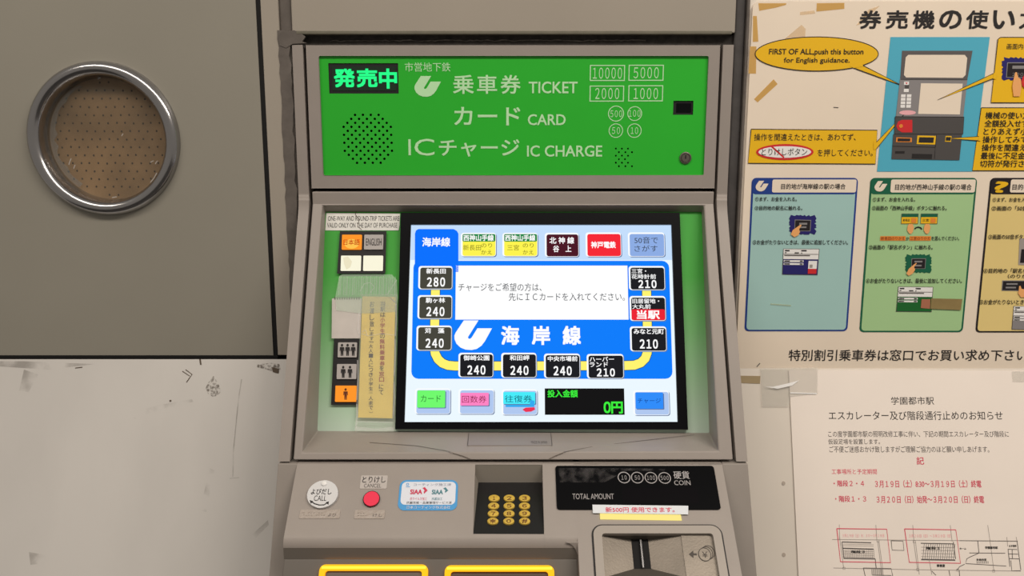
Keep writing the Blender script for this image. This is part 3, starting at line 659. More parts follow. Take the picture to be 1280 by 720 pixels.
# coin slot module
b = MB(); x0, y0, x1, y1 = cm
o2 = (x0-.0035, y0, x1+.0035, y1+.0035); i2 = (x0+.0065, y0+.004, x1-.0065, y1-.0065)
b.prism(CON, rr(o2, .011, 8), -.003, .0006, BLACKM, holes=[rr((x0-.0018, y0+.002, x1+.0018, y1+.0018), .0095, 8)])
b.prism(CON, rr((x0-.0018, y0+.002, x1+.0018, y1+.0018), .0095, 8), -.006, .0022, mat('bezel_grey', (150, 138, 124), .35), holes=[rr(i2, .003)])
cmod = b.build('coin_module', tm, .001)
sa0, st = CON.ab(789, 674.5, -.012); sa1, _ = CON.ab(810, 674.5, -.012); sbm = CON.ab(800, 711, -.012)[1]; pa = CON.ab(854, 690, -.002)[0]
ix0, iy0, ix1, iy1 = i2
def P(a, bb, nn): return CON.w(a, bb, nn)
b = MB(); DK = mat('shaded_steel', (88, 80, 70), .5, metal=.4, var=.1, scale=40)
b.face([P(ix0, iy1, -.003), P(ix0, sbm-.012, -.003), P(sa0, sbm, -.012), P(sa0, st, -.012)], BRUSHED)
b.face([P(sa1, st, -.012), P(sa1, sbm, -.012), P(pa, sbm-.012, -.003), P(pa, iy1, -.003)], BRUSHED)
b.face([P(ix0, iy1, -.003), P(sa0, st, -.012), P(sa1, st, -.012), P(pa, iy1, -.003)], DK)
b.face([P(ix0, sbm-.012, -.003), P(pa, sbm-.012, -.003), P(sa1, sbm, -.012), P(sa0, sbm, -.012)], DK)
b.prism(CON, [(ix0-.002, iy0-.002), (ix1+.002, iy0-.002), (ix1+.002, sbm-.012), (ix0-.002, sbm-.012)], -.006, -.003, BRUSHED)
tag(b.build('coin_funnel', cmod), 'worn steel funnel round the coin slot')
b = MB(); b.prism(CON, [(sa0, sbm), (sa1, sbm), (sa1, st), (sa0, st)], -.022, -.0118, BLACKGAP)
sm_ = (sa0+sa1)/2+.0004; b.prism(CON, [(sm_-.0008, sbm), (sm_+.0008, sbm), (sm_+.0008, st-.001), (sm_-.0008, st-.001)], -.0118, -.0085, STEEL); b.build('coin_slot', cmod)
b = MB(); b.prism(CON, [(pa, sbm-.014), (ix1+.0005, sbm-.014), (ix1+.0005, iy1+.0005), (pa, iy1+.0005)], -.006, -.0018, BRUSHED)
n = -.0016; AINK = mat('engraved_ink', (66, 58, 50), .6)
b.px(CON, [(861, 692.8), (866.5, 688), (866.8, 691.5), (871, 691.8), (871, 694.2), (866.8, 694), (867, 697.6)], None, n, AINK)
for du, dv in ((4.5, -2.8), (2.2, -1.4)): b.oval(CON, 881+du, 693+dv, 8, 8.6, None, n, AINK, 28, hole=.9)
b.oval(CON, 881, 693, 8, 8.6, None, n+.0002, BRUSHED, 28); b.oval(CON, 881, 693, 8, 8.6, None, n+.0004, AINK, 28, hole=.9); b.text(CON, '¥', (878, 689.5, 884.5, 697), n+.0004, AINK)
b.build('coin_hint_plate', cmod, .0005)
# slots with lit frames
def lit_frame(u0, u1, vt, core, inner):
    bb = SLOT.box((u0, vt, u1, 742), .004); b = MB(); a0, b0, a1, b1 = bb
    w = .0058
    fr = b.prism(SLOT, rr(bb, .006, 6), 0, .004, YTUBE, side=OTUBE, holes=[rr((a0+w, b0+w, a1-w, b1-w), .003, 5)])
    b.prism(SLOT, rr((a0+w*.35, b1-w*.72, a1-w*.35, b1-w*.28)), None, .0042, YTUBE2)
    o = b.build('lit_slot_frame', tm, .0009)
    b = MB(); b.prism(SLOT, rr((a0+w-.001, b0+w-.001, a1-w+.001, b1-w+.001)), 0, .0008, core)
    if inner: b.prism(SLOT, rr((a0+w+.003, b0+w+.003, a1-w-.002, b1-w-.004)), .0005, .0014, BLACKGAP)
    b.build('slot_face', o)
lit_frame(398, 534.5, 705.5, GREYDK, False); lit_frame(555.5, 693, 706.5, mat('slot_brown', (78, 62, 50), .5), True)

# ------------------------------------------------------------------ papers and stickers on the machine
SM = 'machine'
t = MB(); t.px(SCR, [(408, 266.2), (500, 267), (499.5, 281.5), (498.3, 288), (406.5, 288)], .0006, .0011, OLDSTRIP)
t.text(SCR, 'ONE-WAY AND ROUND-TRIP TICKETS ARE', (410, 270, 499, 276), .0013, INK); t.text(SCR, 'VALID ONLY ON THE DAY OF PURCHASE', (409, 278.5, 496.5, 284.5), .0013, INK)
t.line(SCR, [(446, 262), (444, 268), (449, 274), (447, 283), (452, 287)], .8, .0014, SPECK)
tag(t.build('notice_strip'), 'narrow aged white strip with two lines of English above the language buttons', 'notice')
t = MB(); t.px(SCR, [(415, 373), (452, 373), (450.5, 423), (414.5, 423)], .0042, .0048, GCARD)
for i in range(11): t.px(SCR, [(418+i*3, 371), (419.6+i*3, 371), (419.6+i*3, 374.5), (418+i*3, 374.5)], None, .0050, INKG)
gc = tag(t.build('cover_card'), 'blank grey card taped over the top passenger buttons', 'card')
t = MB(); t.px(SCR, [(424, 345), (428, 343), (490, 343), (496, 350), (497, 375), (494, 390), (452, 392), (420, 388), (419, 372)], .0056, .0058, CLEARG); tag(t.build('clear_tape', gc), 'wrinkled clear tape')
TGLINT = film('wrinkle_highlight', (235, 232, 222), .3, .2)  # whitish streaks: highlights of the wrinkled clear film, painted on
t = MB()
for i in range(26): u = 424+i*2.8+random.uniform(-.8, .8); t.line(SCR, [(u, 344.5+random.uniform(0, 3)), (u-.6, 356+random.uniform(0, 8)), (u-1, 369)], random.uniform(.4, .9), .0059, TGLINT)
t.line(SCR, [(450, 364), (455, 355), (463, 353), (468, 359), (463, 366)], 1, .0060, TGLINT); t.line(SCR, [(496, 350), (484, 368), (494, 378)], 1, .0060, TGLINT); t.line(SCR, [(449, 390), (447, 412), (450, 421)], 1.5, .0060, TGLINT); t.build('wrinkle_glint', gc)
t = MB(); t.px(SCR, [(453, 370.5), (494, 371), (494.5, 372), (490.5, 523), (447.5, 522)], .0048, .0053, YPAPER)
def vtext(s, u, v0, pitch, w, m, bold=.008):
    for i, ch in enumerate(s):
        if ch == ' ': continue
        if ch in '（）': t.text(SCR, '⌒' if ch == '（' else '⌣', (u-w/2, v0+i*pitch+pitch*.4, u+w/2, v0+i*pitch+pitch*.6), .0055, m); continue
        k = .55 if ch in '。、二' else 1
        t.text(SCR, ch, (u-w/2, v0+i*pitch+.5+(1-k)*pitch*.3, u+w/2, v0+i*pitch+pitch*k-.6), .0055, m, bold)
P0 = 6.95
BR_ = mat('notice_brown_ink', (48, 38, 28), .6); RD_ = mat('notice_red_ink', (150, 36, 30), .6)
vtext('当駅は', 478.5, 376, P0, 6, BR_); vtext('小学生', 478.2, 396.5, P0, 6, RD_, .01); vtext('の', 478, 416.6, P0, 6, BR_); vtext('無料乗車券', 477.8, 423.3, P0, 6, RD_, .015); vtext('を', 477.2, 457, P0, 5.5, BR_); vtext('窓口', 477, 464, P0, 6, RD_, .01); vtext('にて', 476.5, 480, P0, 5.5, BR_)
vtext('お渡し致', 465, 376, 8.3, 5.5, BR_); vtext('します。', 464.6, 409, 5.6, 5, BR_); vtext('（大人一人につき小学生二人まで）', 463.6, 424, 5.9, 5.2, BR_)
yn = tag(t.build('paper_notice'), 'yellow paper slip with vertical red and brown writing in a clear sleeve beside the screen', 'notice')
t = MB(); t.px(SCR, [(449, 368), (497, 368), (497, 372), (493.5, 539.5), (443, 539.5), (444.5, 523), (452, 372)], .0060, .0062, CLEARV); tag(t.build('clear_sleeve', yn), 'crinkled clear plastic sleeve')
t = MB()
for u, v0, v1 in ((495, 380, 420), (493.6, 424, 470), (492.5, 478, 520), (447, 450, 500), (446, 505, 535)): t.line(SCR, [(u, v0), (u+.5, (v0+v1)/2), (u-1, v1)], 1.6, .0064, TGLINT)
t.line(SCR, [(452, 417), (460, 420), (476, 417), (494, 419)], .8, .0064, TGLINT); t.line(SCR, [(453, 415), (457, 412), (459, 419)], 1.2, .0064, TGLINT)
t.px(SCR, [(444, 533), (470, 536), (492, 533.5), (492, 538.5), (444, 538)], None, .0064, TGLINT); t.line(SCR, [(446, 527), (490, 528)], 1.0, .0064, TGLINT); t.build('wrinkle_glint', yn)  # sleeve highlights drawn as pale strips along its wrinkles
# hygiene sticker
t = MB(); bx = CON.box((498.5, 600, 572, 638), .0006); t.prism(CON, rr(bx, .007, 6), .0001, .0006, STBLUE)
ib = CON.box((501.5, 602.2, 569.5, 631), .0008); t.prism(CON, rr(ib, .005, 6), None, .0008, STWHITE); n = .0010; SKB = mat('sticker_grey', (110, 112, 124), .5); SRD = mat('sticker_red', (190, 46, 72), .5)
t.text(CON, 'SIAA', (513, 612, 527.5, 617.6), n, SRD, .04); t.text(CON, 'SIAA', (540, 612.3, 553.5, 617.8), n, STTEAL, .04)
t.px(CON, [(528, 610), (531, 608.8), (534.5, 613), (530, 617.3), (529.5, 614.5), (531, 613)], None, n, SRD); t.px(CON, [(554, 610.6), (557, 609), (560.3, 613.2), (556.5, 616), (556, 614.5), (557, 613)], None, n, STTEAL)
t.text(CON, '抗ウイルス加工', (512.5, 621.5, 533.5, 625.2), n, SRD); t.text(CON, '抗菌加工', (539.5, 621.7, 553, 625.2), n, STTEAL)
t.text(CON, 'コーティング施工済', (517, 604.2, 564, 607.4), n, SKB); t.text(CON, '抗菌性能・品質管理サービス済', (508, 626.7, 564.5, 629.8), n, INK); t.text(CON, '日本コーティング株式会社', (508.5, 632.3, 563, 636), n, STWHITE)
t.oval(CON, 509.5, 605.4, 1.8, 1.7, None, n, STBLUE, 16, hole=.6); t.line(CON, [(507.5, 608.3), (512.5, 608.3)], .7, n, STBLUE)
tag(t.build('hygiene_sticker'), 'small white and blue rounded sticker on the console beside the keypad', 'sticker')
t = MB(); t.px(CON, [(740.6, 630.8), (860.4, 632.2), (860.2, 643), (741, 641.3)], .0016, .0021, STRIPP); t.text(CON, '新500円 使用できます。', (757, 633.9, 843, 640.3), .0023, REDINK, .01)
tag(t.build('paper_strip'), 'white paper strip with red writing stuck below the black coin display', 'notice')

# ------------------------------------------------------------------ poster board on the right wall
PN = .004
po = thing('poster_board', tuple(WALL.w(.55, WALL.ab(640, 461)[1], .002)), 'cream laminated instruction poster with yellow speech bubbles on the wall right of the machine', 'poster')
pb = (.2655, WALL.ab(640, 459.5)[1], .80, WALL.ab(640, 2.2)[1])
b = MB(); b.prism(WALL, rr(pb, .008, 6), 0.0, PN, CREAM); b.build('board', po, .0006)
def PL(k): return PN+.0002*k
b = MB()
for i, ch in enumerate('券売機の使い方'): b.text(WALL, ch, (1074.8+33.4*i, 13.5, 1074.8+33.4*i+26.5, 35.5), PL(2), INK, .022)
tag(b.build('title', po), 'bold black heading')
b = MB(); b.line(WALL, [(1042, 134), (1048, 134.5)], .9, PL(2), INKG); b.build('scratch', po)
b = MB(); b.line(WALL, [(946, 458.5), (950, 454)], 1.2, PL(2), INKG); b.build('scratch', po)
b = MB(); b.text(WALL, '特別割引乗車券は窓口でお買い求め下さい', (986, 437, 1284, 451), PL(2), INK, .006); b.build('footer_text', po)
b = MB()
for p, m in (([(948, 4), (983, 4), (982.5, 6), (970, 9.5), (949, 13.5)], RESID), ([(1021, 4), (1055.5, 3.5), (1055.5, 11), (1020.5, 14.5)], RESID), ([(941.3, 20), (946, 20), (948, 52), (941, 52.5)], RESID), ([(937.5, 58), (945.5, 58), (945, 92), (935.5, 92)], RESID), ([(967, 99), (972, 105), (947, 128), (942.5, 124)], RESID), ([(1002, 31), (1007, 36), (1006.5, 46), (988, 58), (980, 56), (979, 50)], RESIDF), ([(1086, 12), (1100, 7), (1076, 30), (1070, 32)], RESIDF), ([(1000, 15), (1018, 13), (1019, 17), (1000, 19)], RESIDF)):
    b = MB(); b.px(WALL, p, None, PL(1), m); b.build('tape_residue', po)
b = MB(); EL = [(1021+77*math.cos(math.radians(a)), 67.4+21.3*math.sin(math.radians(a))) for a in range(0, 360, 8)]
def outlined(b, pts, m, k, w=1.0, ink=INK): b.px(WALL, pts, None, PL(k), m); b.loop(WALL, pts, w, PL(k)+.0001, ink)
outlined(b, EL, YEL, 3); outlined(b, [(1066, 84.5), (1080, 82.5), (1128, 107.3)], YEL, 3); b.px(WALL, [(1062, 82), (1078, 79), (1079, 83), (1067, 85)], None, PL(4), YEL)
b.text(WALL, 'FIRST OF ALL,push this button', (961.4, 61, 1079.2, 70), PL(5), INK, .008); b.text(WALL, 'for English guidance.', (980, 72, 1062, 80), PL(5), INK, .008); b.build('speech_bubble', po)
b = MB(); outlined(b, [(939, 161.5), (1096.5, 162.8), (1094.4, 205), (935, 204)], YEL, 3); outlined(b, [(1095.2, 178), (1131.5, 141.5), (1094.8, 187)], YEL, 4, .8); b.px(WALL, [(1092, 176), (1096, 178), (1095.5, 186.5), (1092, 187)], None, PL(5), YEL)
b.text(WALL, '操作を間違えたときは、あわてず、', (942.8, 167, 1070, 175.8), PL(5), INK); b.oval(WALL, 981, 190, 36, 10, None, PL(5), PRED); b.oval(WALL, 981, 190, 33, 7.3, None, PL(6), WHITE)
b.text(WALL, 'とりけしボタン', (952, 185.4, 1009, 194.3), PL(7), INK); b.line(WALL, [(964, 182.5), (980, 197)], 2, PL(6)+.0001, PRED); b.text(WALL, 'を押してください。', (1022, 186.5, 1091, 195.3), PL(5), INK); b.build('speech_bubble', po)
# drawing of a machine on a cyan field
def Z(p): return [(1080+x/3.89, 30+y/3.89) for x, y in p]
b = MB(); b.px(WALL, [(1113.2, 46.3), (1237.3, 46.3), (1215.5, 214.5), (1096.3, 214.5)], None, PL(2), CYAN)
b.px(WALL, Z([(185, 130), (528, 130), (503, 268), (176, 268)]), None, PL(3), PG1); b.px(WALL, Z([(215, 150), (490, 150), (502, 165), (494, 248), (480, 262), (205, 260), (194, 248), (203, 162)]), None, PL(4), CREAM)
b.px(WALL, Z([(175, 266), (503, 268), (483, 452), (155, 450)]), None, PL(4), PG2); b.px(WALL, Z([(277, 288), (480, 290), (466, 440), (263, 437)]), None, PL(5), CREAM)
for x, y in ((195, 280), (194, 315)): b.px(WALL, Z([(x, y), (x+24, y), (x+23, y+16), (x-1, y+16)]), None, PL(5), WHITE)
b.px(WALL, Z([(200, 296), (220, 296), (218, 314), (199, 314)]), None, PL(5), PG3); b.px(WALL, Z([(201, 285), (213, 285), (207, 293)]), None, PL(6), PRED)
for i in range(4):
    for x in (181, 209): b.px(WALL, Z([(x-i, 342+i*17), (x+22-i, 342+i*17), (x+21-i, 356+i*17), (x-1-i, 356+i*17)]), None, PL(5), WHITE)
b.oval(WALL, 1080+212/3.89, 30+431/3.89, 10.4, 2.9, None, PL(5), PPINK)
b.px(WALL, Z([(152, 450), (487, 452), (482, 535), (147, 535)]), None, PL(5), PG3); b.loop(WALL, Z([(152, 450), (487, 452), (482, 535), (147, 535)]), .6, PL(6), INK)
b.px(WALL, Z([(235, 466), (235, 527), (185, 527), (165, 515), (157, 496), (165, 475), (185, 466)]), None, PL(6), PRED); b.oval(WALL, 1080+180/3.89, 30+496/3.89, 2.4, 2.4, None, PL(7), PORAN, 12)
b.px(WALL, Z([(142, 536), (477, 537), (464, 662), (134, 657)]), None, PL(5), PG3)
for q, m, m2 in (([(157, 551), (233, 553), (232, 575), (155, 574)], PORAN, INK), ([(260, 542), (350, 544), (346, 586), (256, 584)], YEL, INK), ([(397, 544), (426, 545), (423, 573), (394, 572)], YEL, INK)):
    b.px(WALL, Z(q), None, PL(6), m); cx = sum(p[0] for p in q)/4; cy_ = sum(p[1] for p in q)/4
    b.px(WALL, Z([(cx+(x-cx)*.8, cy_+(y-cy_)*.62) for x, y in q]), None, PL(7), m2)
b.px(WALL, Z([(152, 618), (198, 618), (197, 630), (151, 630)]), None, PL(6), INK); b.px(WALL, Z([(234, 631), (332, 633), (330, 656), (232, 654)]), None, PL(6), INK)
b.line(WALL, Z([(139, 594), (347, 599), (343, 656)]), .7, PL(6), INK); b.line(WALL, Z([(347, 599), (352, 540)]), .7, PL(6), INK); b.line(WALL, Z([(178, 268), (503, 270)]), .8, PL(6), PG3)
b.build('machine_drawing', po)
def fuzzy(b, u, v, ru, rv, n, m):
    p = []
    for i in range(44):
        t = 2*math.pi*i/44; c, s_ = math.cos(t), math.sin(t); k = 1/max(abs(c), abs(s_)); j = 1-.16*(i % 2)*random.random()-.05
        p.append((u+ru*c*k*j, v+rv*s_*k*j))
    b.px(WALL, p, None, n, m)
def hand(b, u, v, h, n, flip=1):
    s = h/10*flip
    a = abs(s)
    b.px(WALL, [(u, v), (u+1.2*s, v-.3*a), (u+.3*s, v+3.5*a), (u+1.5*s, v+4.5*a), (u+1.6*s, v+7.5*a), (u, v+10*a), (u-3.5*s, v+10*a), (u-4*s, v+7*a), (u-2.6*s, v+4.5*a), (u-1.2*s, v+4*a)], None, n, SKINP)
b = MB(); outlined(b, [(1250.5, 46.7), (1400, 46.7), (1392, 128.5), (1238.8, 128.3), (1247.5, 49)], YEL, 3); outlined(b, [(1242.5, 91.5), (1171.8, 125), (1241.5, 98)], YEL, 6, .8); b.px(WALL, [(1242, 91.3), (1246, 90), (1245, 99), (1241.2, 98.2)], None, PL(7), YEL)
b.text(WALL, '画面内の', (1258.7, 54.5, 1286, 61.5), PL(5), INK); fuzzy(b, 1273, 86, 22, 15.5, PL(4), NAVYD); b.px(WALL, [(1259, 78), (1290, 78), (1289, 97), (1257.5, 97)], None, PL(5), PG2); b.px(WALL, [(1260, 79), (1290, 79), (1289, 96), (1258.7, 96)], None, PL(6), PBLK)
b.text(WALL, '200', (1265.5, 91, 1279, 95), PL(7), PG2); b.rect(WALL, (1265.5, 82, 1281, 86), None, PL(7), PG2)
b.px(WALL, [(1269, 90.5), (1271, 90), (1273, 97), (1276, 98.5), (1277, 108), (1275, 120.5), (1267, 120.5), (1265.5, 108), (1267, 99)], None, PL(8), SKINP); b.oval(WALL, 1287, 101, 10, 10.5, None, PL(9), PRED, hole=.7); b.build('speech_bubble', po)
b = MB(); outlined(b, [(1226.5, 134.7), (1400, 134.7), (1392, 213.3), (1215.5, 213.3)], YEL, 3); outlined(b, [(1224, 170.5), (1187, 173), (1223.5, 175.8)], YEL, 6, .8); b.px(WALL, [(1223.4, 170.6), (1227, 170), (1226, 176.4), (1222.9, 175.8)], None, PL(7), YEL)
for i, tx in enumerate(('機械の使い方', '全額投入せず', 'とりあえず小', '操作してみて', '操作を間違え', '最後に不足金', '切符が発行さ')): b.text(WALL, tx, (1232-1.15*i, 140+i*10.05, 1232-1.15*i+55, 148.6+i*10.05), PL(5), INK, .01)
b.build('speech_bubble', po)
def icard(x0t, x1t, x0b, x1b, vb, m, fill, head, hl):
    b = MB(); V0 = 222.3
    a0 = WALL.ab((x0t+x0b)/2, (V0+vb)/2, PL(2))[0]; a1 = WALL.ab((x1t+x1b)/2, (V0+vb)/2, PL(2))[0]; b0 = WALL.ab(1100, vb, PL(2))[1]; b1 = WALL.ab(1100, V0, PL(2))[1]
    b.prism(WALL, rr((a0, b0, a1, b1), .005), None, PL(2), m); b.prism(WALL, rr((a0+.0022, b0+.0018, a1-.0022, b1-.0018), .0038), None, PL(3), fill)
    hb = WALL.ab(1100, 242.8, PL(4))[1]
    b.prism(WALL, rr((a0+.001, hb, a1-.001, b1-.001), .004), None, PL(4), m); b.prism(WALL, rr((a0+.0235, hb+.002, a1-.0018, b1-.0018), .002), None, PL(5), CREAM); return b
def lines(b, L_):
    for tx, q in L_: b.text(WALL, tx, q, PL(6), INK, .01)
b = icard(941, 1074.3, 929.4, 1057.7, 414, NAVY, CARDB, '', 0); logo(b, WALL, (944.6, 226, 960.5, 239.2), PL(6), CREAM)
lines(b, (('目的地が海岸線の駅の場合', (976.5, 229.6, 1056.8, 236.6)), ('①まず、お金を入れる。', (944, 246.1, 996, 251.5)), ('②目的地の駅名に触れる。', (943.6, 257.3, 1003, 262.8)), ('③お金がたりないときは、最後に追加してください。', (941, 299.8, 1060, 305.8))))
fuzzy(b, 1003.5, 281, 18, 13, PL(5), NAVYD); b.px(WALL, [(993.5, 274.5), (1014, 275), (1013, 289), (993, 289)], None, PL(6), PG2); b.px(WALL, [(994.3, 275.3), (1013.2, 275.8), (1012.3, 288.2), (993.8, 288.2)], None, PL(7), PBLK); b.rect(WALL, (999, 278.5, 1009, 281), None, PL(8), PG2); b.rect(WALL, (1000, 283, 1008, 285), None, PL(8), PG2)
b.px(WALL, [(1001, 280.5), (1002, 281.5), (999, 286.5), (1000, 290), (998, 294), (993, 296.5), (988.5, 293), (991, 287.5), (995, 284.8)], None, PL(9), SKINP)
def ticket(b, q, low, n=5):
    (x0, y0), (x1, y1), (x2, y2), (x3, y3) = q
    def I(s, t): 
        ax, ay = x0+(x1-x0)*s, y0+(y1-y0)*s; bx_, by_ = x3+(x2-x3)*s, y3+(y2-y3)*s; return (ax+(bx_-ax)*t, ay+(by_-ay)*t)
    def R(s0, t0, s1, t1, m, k): b.px(WALL, [I(s0, t0), I(s1, t0), I(s1, t1), I(s0, t1)], None, PL(k), m)
    R(0, 0, 1, 1, INKG, n); R(.015, .02, .985, .98, low, n+1); R(.015, .02, .985, .4, WHITE, n+2)
    for s0, t0, s1, t1 in ((.05, .05, .18, .1), (.5, .05, .65, .1), (.05, .14, .1, .17), (.32, .14, .44, .18), (.5, .15, .53, .18)): R(s0, t0, s1, t1, INK, n+3)
    R(.02, .2, .98, .22, INKG, n+3); R(.04, .24, .75, .28, INKG, n+3)
    for t0 in (.44, .55): R(.03, t0, .58, t0+.07, WHITE, n+2); R(.05, t0+.015, .2, t0+.055, INK, n+3); R(.48, t0+.015, .56, t0+.055, INK, n+3)
    return R
R_ = ticket(b, [(979, 310.8), (1024.4, 311), (1022, 344), (977.6, 343.3)], NAVYD); R_(.72, .46, .96, .76, WHITE, 8); R_(.72, .76, .96, .95, PRED, 8); R_(.76, .6, .84, .72, INKL, 9)
b.line(WALL, [(963, 380), (989, 382)], 2, PL(6), film('card_smear', (176, 178, 140), .5)); b.build('instruction_card', po)
b = icard(1090.2, 1223.7, 1072, 1201.4, 415.2, PGRN, CARDG, '', 0); logo(b, WALL, (1093.2, 226.3, 1109, 239.4), PL(6), CREAM)
lines(b, (('目的地が西神山手線の駅の場合', (1119, 230.2, 1214.5, 237.6)), ('①まず、お金を入れる。', (1091, 246.6, 1144, 252)), ('②画面の「西神山手線」ボタンに触れる。', (1090.2, 257.2, 1183.4, 263)), ('を選んでください。', (1164.4, 295.4, 1199, 300.6)), ('③画面の「駅名ボタン」に触れる。', (1086.2, 306.2, 1166, 312)), ('④お金がたりないときは、最後に追加してください。', (1082.7, 348, 1202.4, 354)), ('か', (1132.6, 296, 1136.4, 300.4))))
for x0, tx in ((1127, '新長田のりかえ'), (1151.2, '三宮のりかえ')):
    b.px(WALL, [(x0, 267), (x0+21.3, 267), (x0+20.5, 280), (x0-.7, 280)], None, PL(5), INKG); b.px(WALL, [(x0+.5, 267.4), (x0+20.8, 267.4), (x0+20.4, 271.4), (x0+.3, 271.4)], None, PL(6), PGRN); b.px(WALL, [(x0+.3, 271.4), (x0+20.4, 271.4), (x0+19.9, 279.4), (x0-.3, 279.4)], None, PL(6), YEL)
    b.text(WALL, tx[:-4], (x0+1.8, 273.5, x0+10, 277), PL(7), INK); b.rect(WALL, (x0+12, 272.5, x0+18.5, 278.5), None, PL(7), PORAN)
for u in (1138, 1158.7): b.px(WALL, [(u-3.5, 283), (u-2, 280), (u+3, 280), (u+4.5, 284), (u+3, 290), (u+1, 292.5), (u-1.5, 292), (u-4, 288)], None, PL(7), SKINP)
b.line(WALL, [(1143.5, 286.5), (1145, 284.5), (1148, 283.8), (1151, 284.7), (1152.3, 286.8)], 1.6, PL(6), PBLK)
for q, tx in (((1100.3, 295.2, 1132, 300.8), '新長田のりかえ'), ((1137, 295.2, 1163.7, 300.8), '三宮のりかえ')): b.rect(WALL, q, None, PL(5), PORAN); b.text(WALL, tx, (q[0]+1, q[1]+.7, q[2]-1, q[3]-.7), PL(6), mat('print_brown', (120, 50, 30), .5))
fuzzy(b, 1148, 329.5, 17.5, 12.5, PL(5), PGRN); b.px(WALL, [(1139.5, 323), (1157.5, 323), (1156.5, 336), (1139, 336)], None, PL(6), PG2); b.px(WALL, [(1140.2, 323.7), (1156.8, 323.7), (1156, 335.4), (1139.7, 335.4)], None, PL(7), PBLK); b.rect(WALL, (1143, 326, 1153, 328), None, PL(8), PG2); b.rect(WALL, (1144, 331, 1152, 333), None, PL(8), PG2)
b.px(WALL, [(1145, 328.5), (1146, 329.3), (1142.5, 334), (1144, 337), (1141, 342), (1136, 344.8), (1133, 342), (1136, 336), (1139.5, 333)], None, PL(9), SKINP)
R_ = ticket(b, [(1122.8, 358.2), (1166.6, 358.6), (1164.5, 390), (1120, 389.6)], mat('print_deep_green', (20, 92, 36), .5)); b.px(WALL, [(1152, 374), (1163, 374), (1162.5, 386), (1151, 385)], None, PL(8), mat('print_brick', (160, 100, 72), .5)); b.build('instruction_card', po)
b = MB(); b.px(WALL, [(1164, 373), (1203, 373.8), (1201, 387.6), (1163.3, 386)], PL(8), PL(9), mat('old_brown_tape', (134, 112, 68), .5, var=.1, scale=60)); tag(b.build('tape_strip', po), 'dull brown tape on the green card')
b = icard(1240.5, 1374, 1216.5, 1340, 415.6, PBLK, CARDY, '', 0); b.text(WALL, '?', (1244, 227.3, 1259.5, 240.3), PL(6), YEL, .03)
lines(b, (('目的の駅', (1265.7, 230.2, 1294, 237.4)), ('①まず、お金を入れる。', (1241, 246.9, 1294, 252.3)), ('②画面の「50音', (1239.7, 257.5, 1284, 263.3)), ('③画面の50音ボタン', (1235.5, 293, 1284, 299)), ('④目的地の「駅名ボ', (1229.5, 335.5, 1284, 341.4)), ('（のりか', (1260, 342.6, 1284, 347.8)), ('⑤お金がたりないときは', (1224.3, 374.4, 1286, 380.4))))
b.px(WALL, [(1274.5, 298), (1300, 298), (1298, 332), (1273, 331)], None, PL(5), INKL); b.rect(WALL, (1276, 311.5, 1300, 328.5), None, PL(6), PBLK)
b.px(WALL, [(1253, 350.5), (1300, 350.5), (1299, 364), (1252, 363.3)], None, PL(5), PG2); b.px(WALL, [(1254, 351.5), (1300, 351.5), (1299, 363), (1253, 362.5)], None, PL(6), PBLK); b.rect(WALL, (1258, 354, 1272, 356), None, PL(7), PG2); b.rect(WALL, (1257, 358.5, 1270, 360.5), None, PL(7), PG2); b.px(WALL, [(1274, 357.5), (1275.5, 357), (1277, 361), (1284, 362), (1283, 372), (1276, 371.5), (1273, 367)], None, PL(8), SKINP)
ticket(b, [(1267, 382.5), (1312, 383), (1310, 413), (1264.5, 412)], PG2); b.build('instruction_card', po)

# ------------------------------------------------------------------ notice below the poster
NN = .0018
nt_ = MB(); nt_.prism(LOW, [LOW.ab(986, 462.5, NN), LOW.ab(1500, 464, NN), LOW.ab(1535, 800, NN), LOW.ab(1002, 800, NN)][::-1], .0012, NN, PAPER)
notice = tag(nt_.build('station_notice'), 'white paper notice with black and red text and a plan, taped under the poster', 'notice')
b = MB(); n = NN+.0002
for tx, q, m, bo in (('学園都市駅', (1114, 496, 1167.5, 505.8), INK, 0), ('エスカレーター及び階段通行止めのお知らせ', (1036, 513.8, 1253.3, 525), INK, 0), ('この度学園都市駅の照明改修工事に伴い、下記の期間エスカレーター及び階段に', (1035.3, 538.6, 1261, 546.4), INKG, 0), ('仮設足場を設置します。', (1035.3, 548.6, 1100, 555.4), INKG, 0), ('ご不便ご迷惑おかけ致しますがご理解ご協力のほど願い申しあげます。', (1036.7, 557.6, 1236.5, 565.6), INKG, 0),
        ('記', (1145.8, 571.2, 1154.9, 580.6), REDINK, .01), ('工事場所と予定期間', (1039.5, 586.2, 1096, 592.8), REDINK, 0), ('・階段２・４', (1042, 600.4, 1080, 608), REDINK, .01), ('３月１９日（土）8:30～３月１９日（土）終電', (1093.8, 600.2, 1226.5, 609.4), REDINK, .01), ('・階段１・３', (1044, 619.6, 1082.6, 627.4), REDINK, .01), ('３月２０日（日）始発～３月２０日（日）終電', (1095.8, 619.6, 1230, 629), REDINK, .01)):
    b.text(LOW, tx, q, n, m, bo)
b.build('printed_text', notice)
b = MB(); n = NN+.0002
def Y(p): return [(1030+x/5.12, 640+y/5.12) for x, y in p]
def ln(p, w=.7, m=INKG): b.line(LOW, Y(p), w, n, m)
b.loop(LOW, Y([(82, 106), (402, 110), (426, 324), (106, 318)]), 1.1, n+.0001, REDINK); b.loop(LOW, Y([(516, 108), (844, 114), (874, 328), (546, 322)]), 1.1, n+.0001, REDINK)
b.text(LOW, '３月１９日（土）８：３０～３月１９日', tuple(Y([(118, 140)])[0]+Y([(384, 162)])[0]), n, PINKINK); b.text(LOW, '３月２０日（日）～３月２０日（日）', tuple(Y([(545, 142)])[0]+Y([(816, 164)])[0]), n, PINKINK)
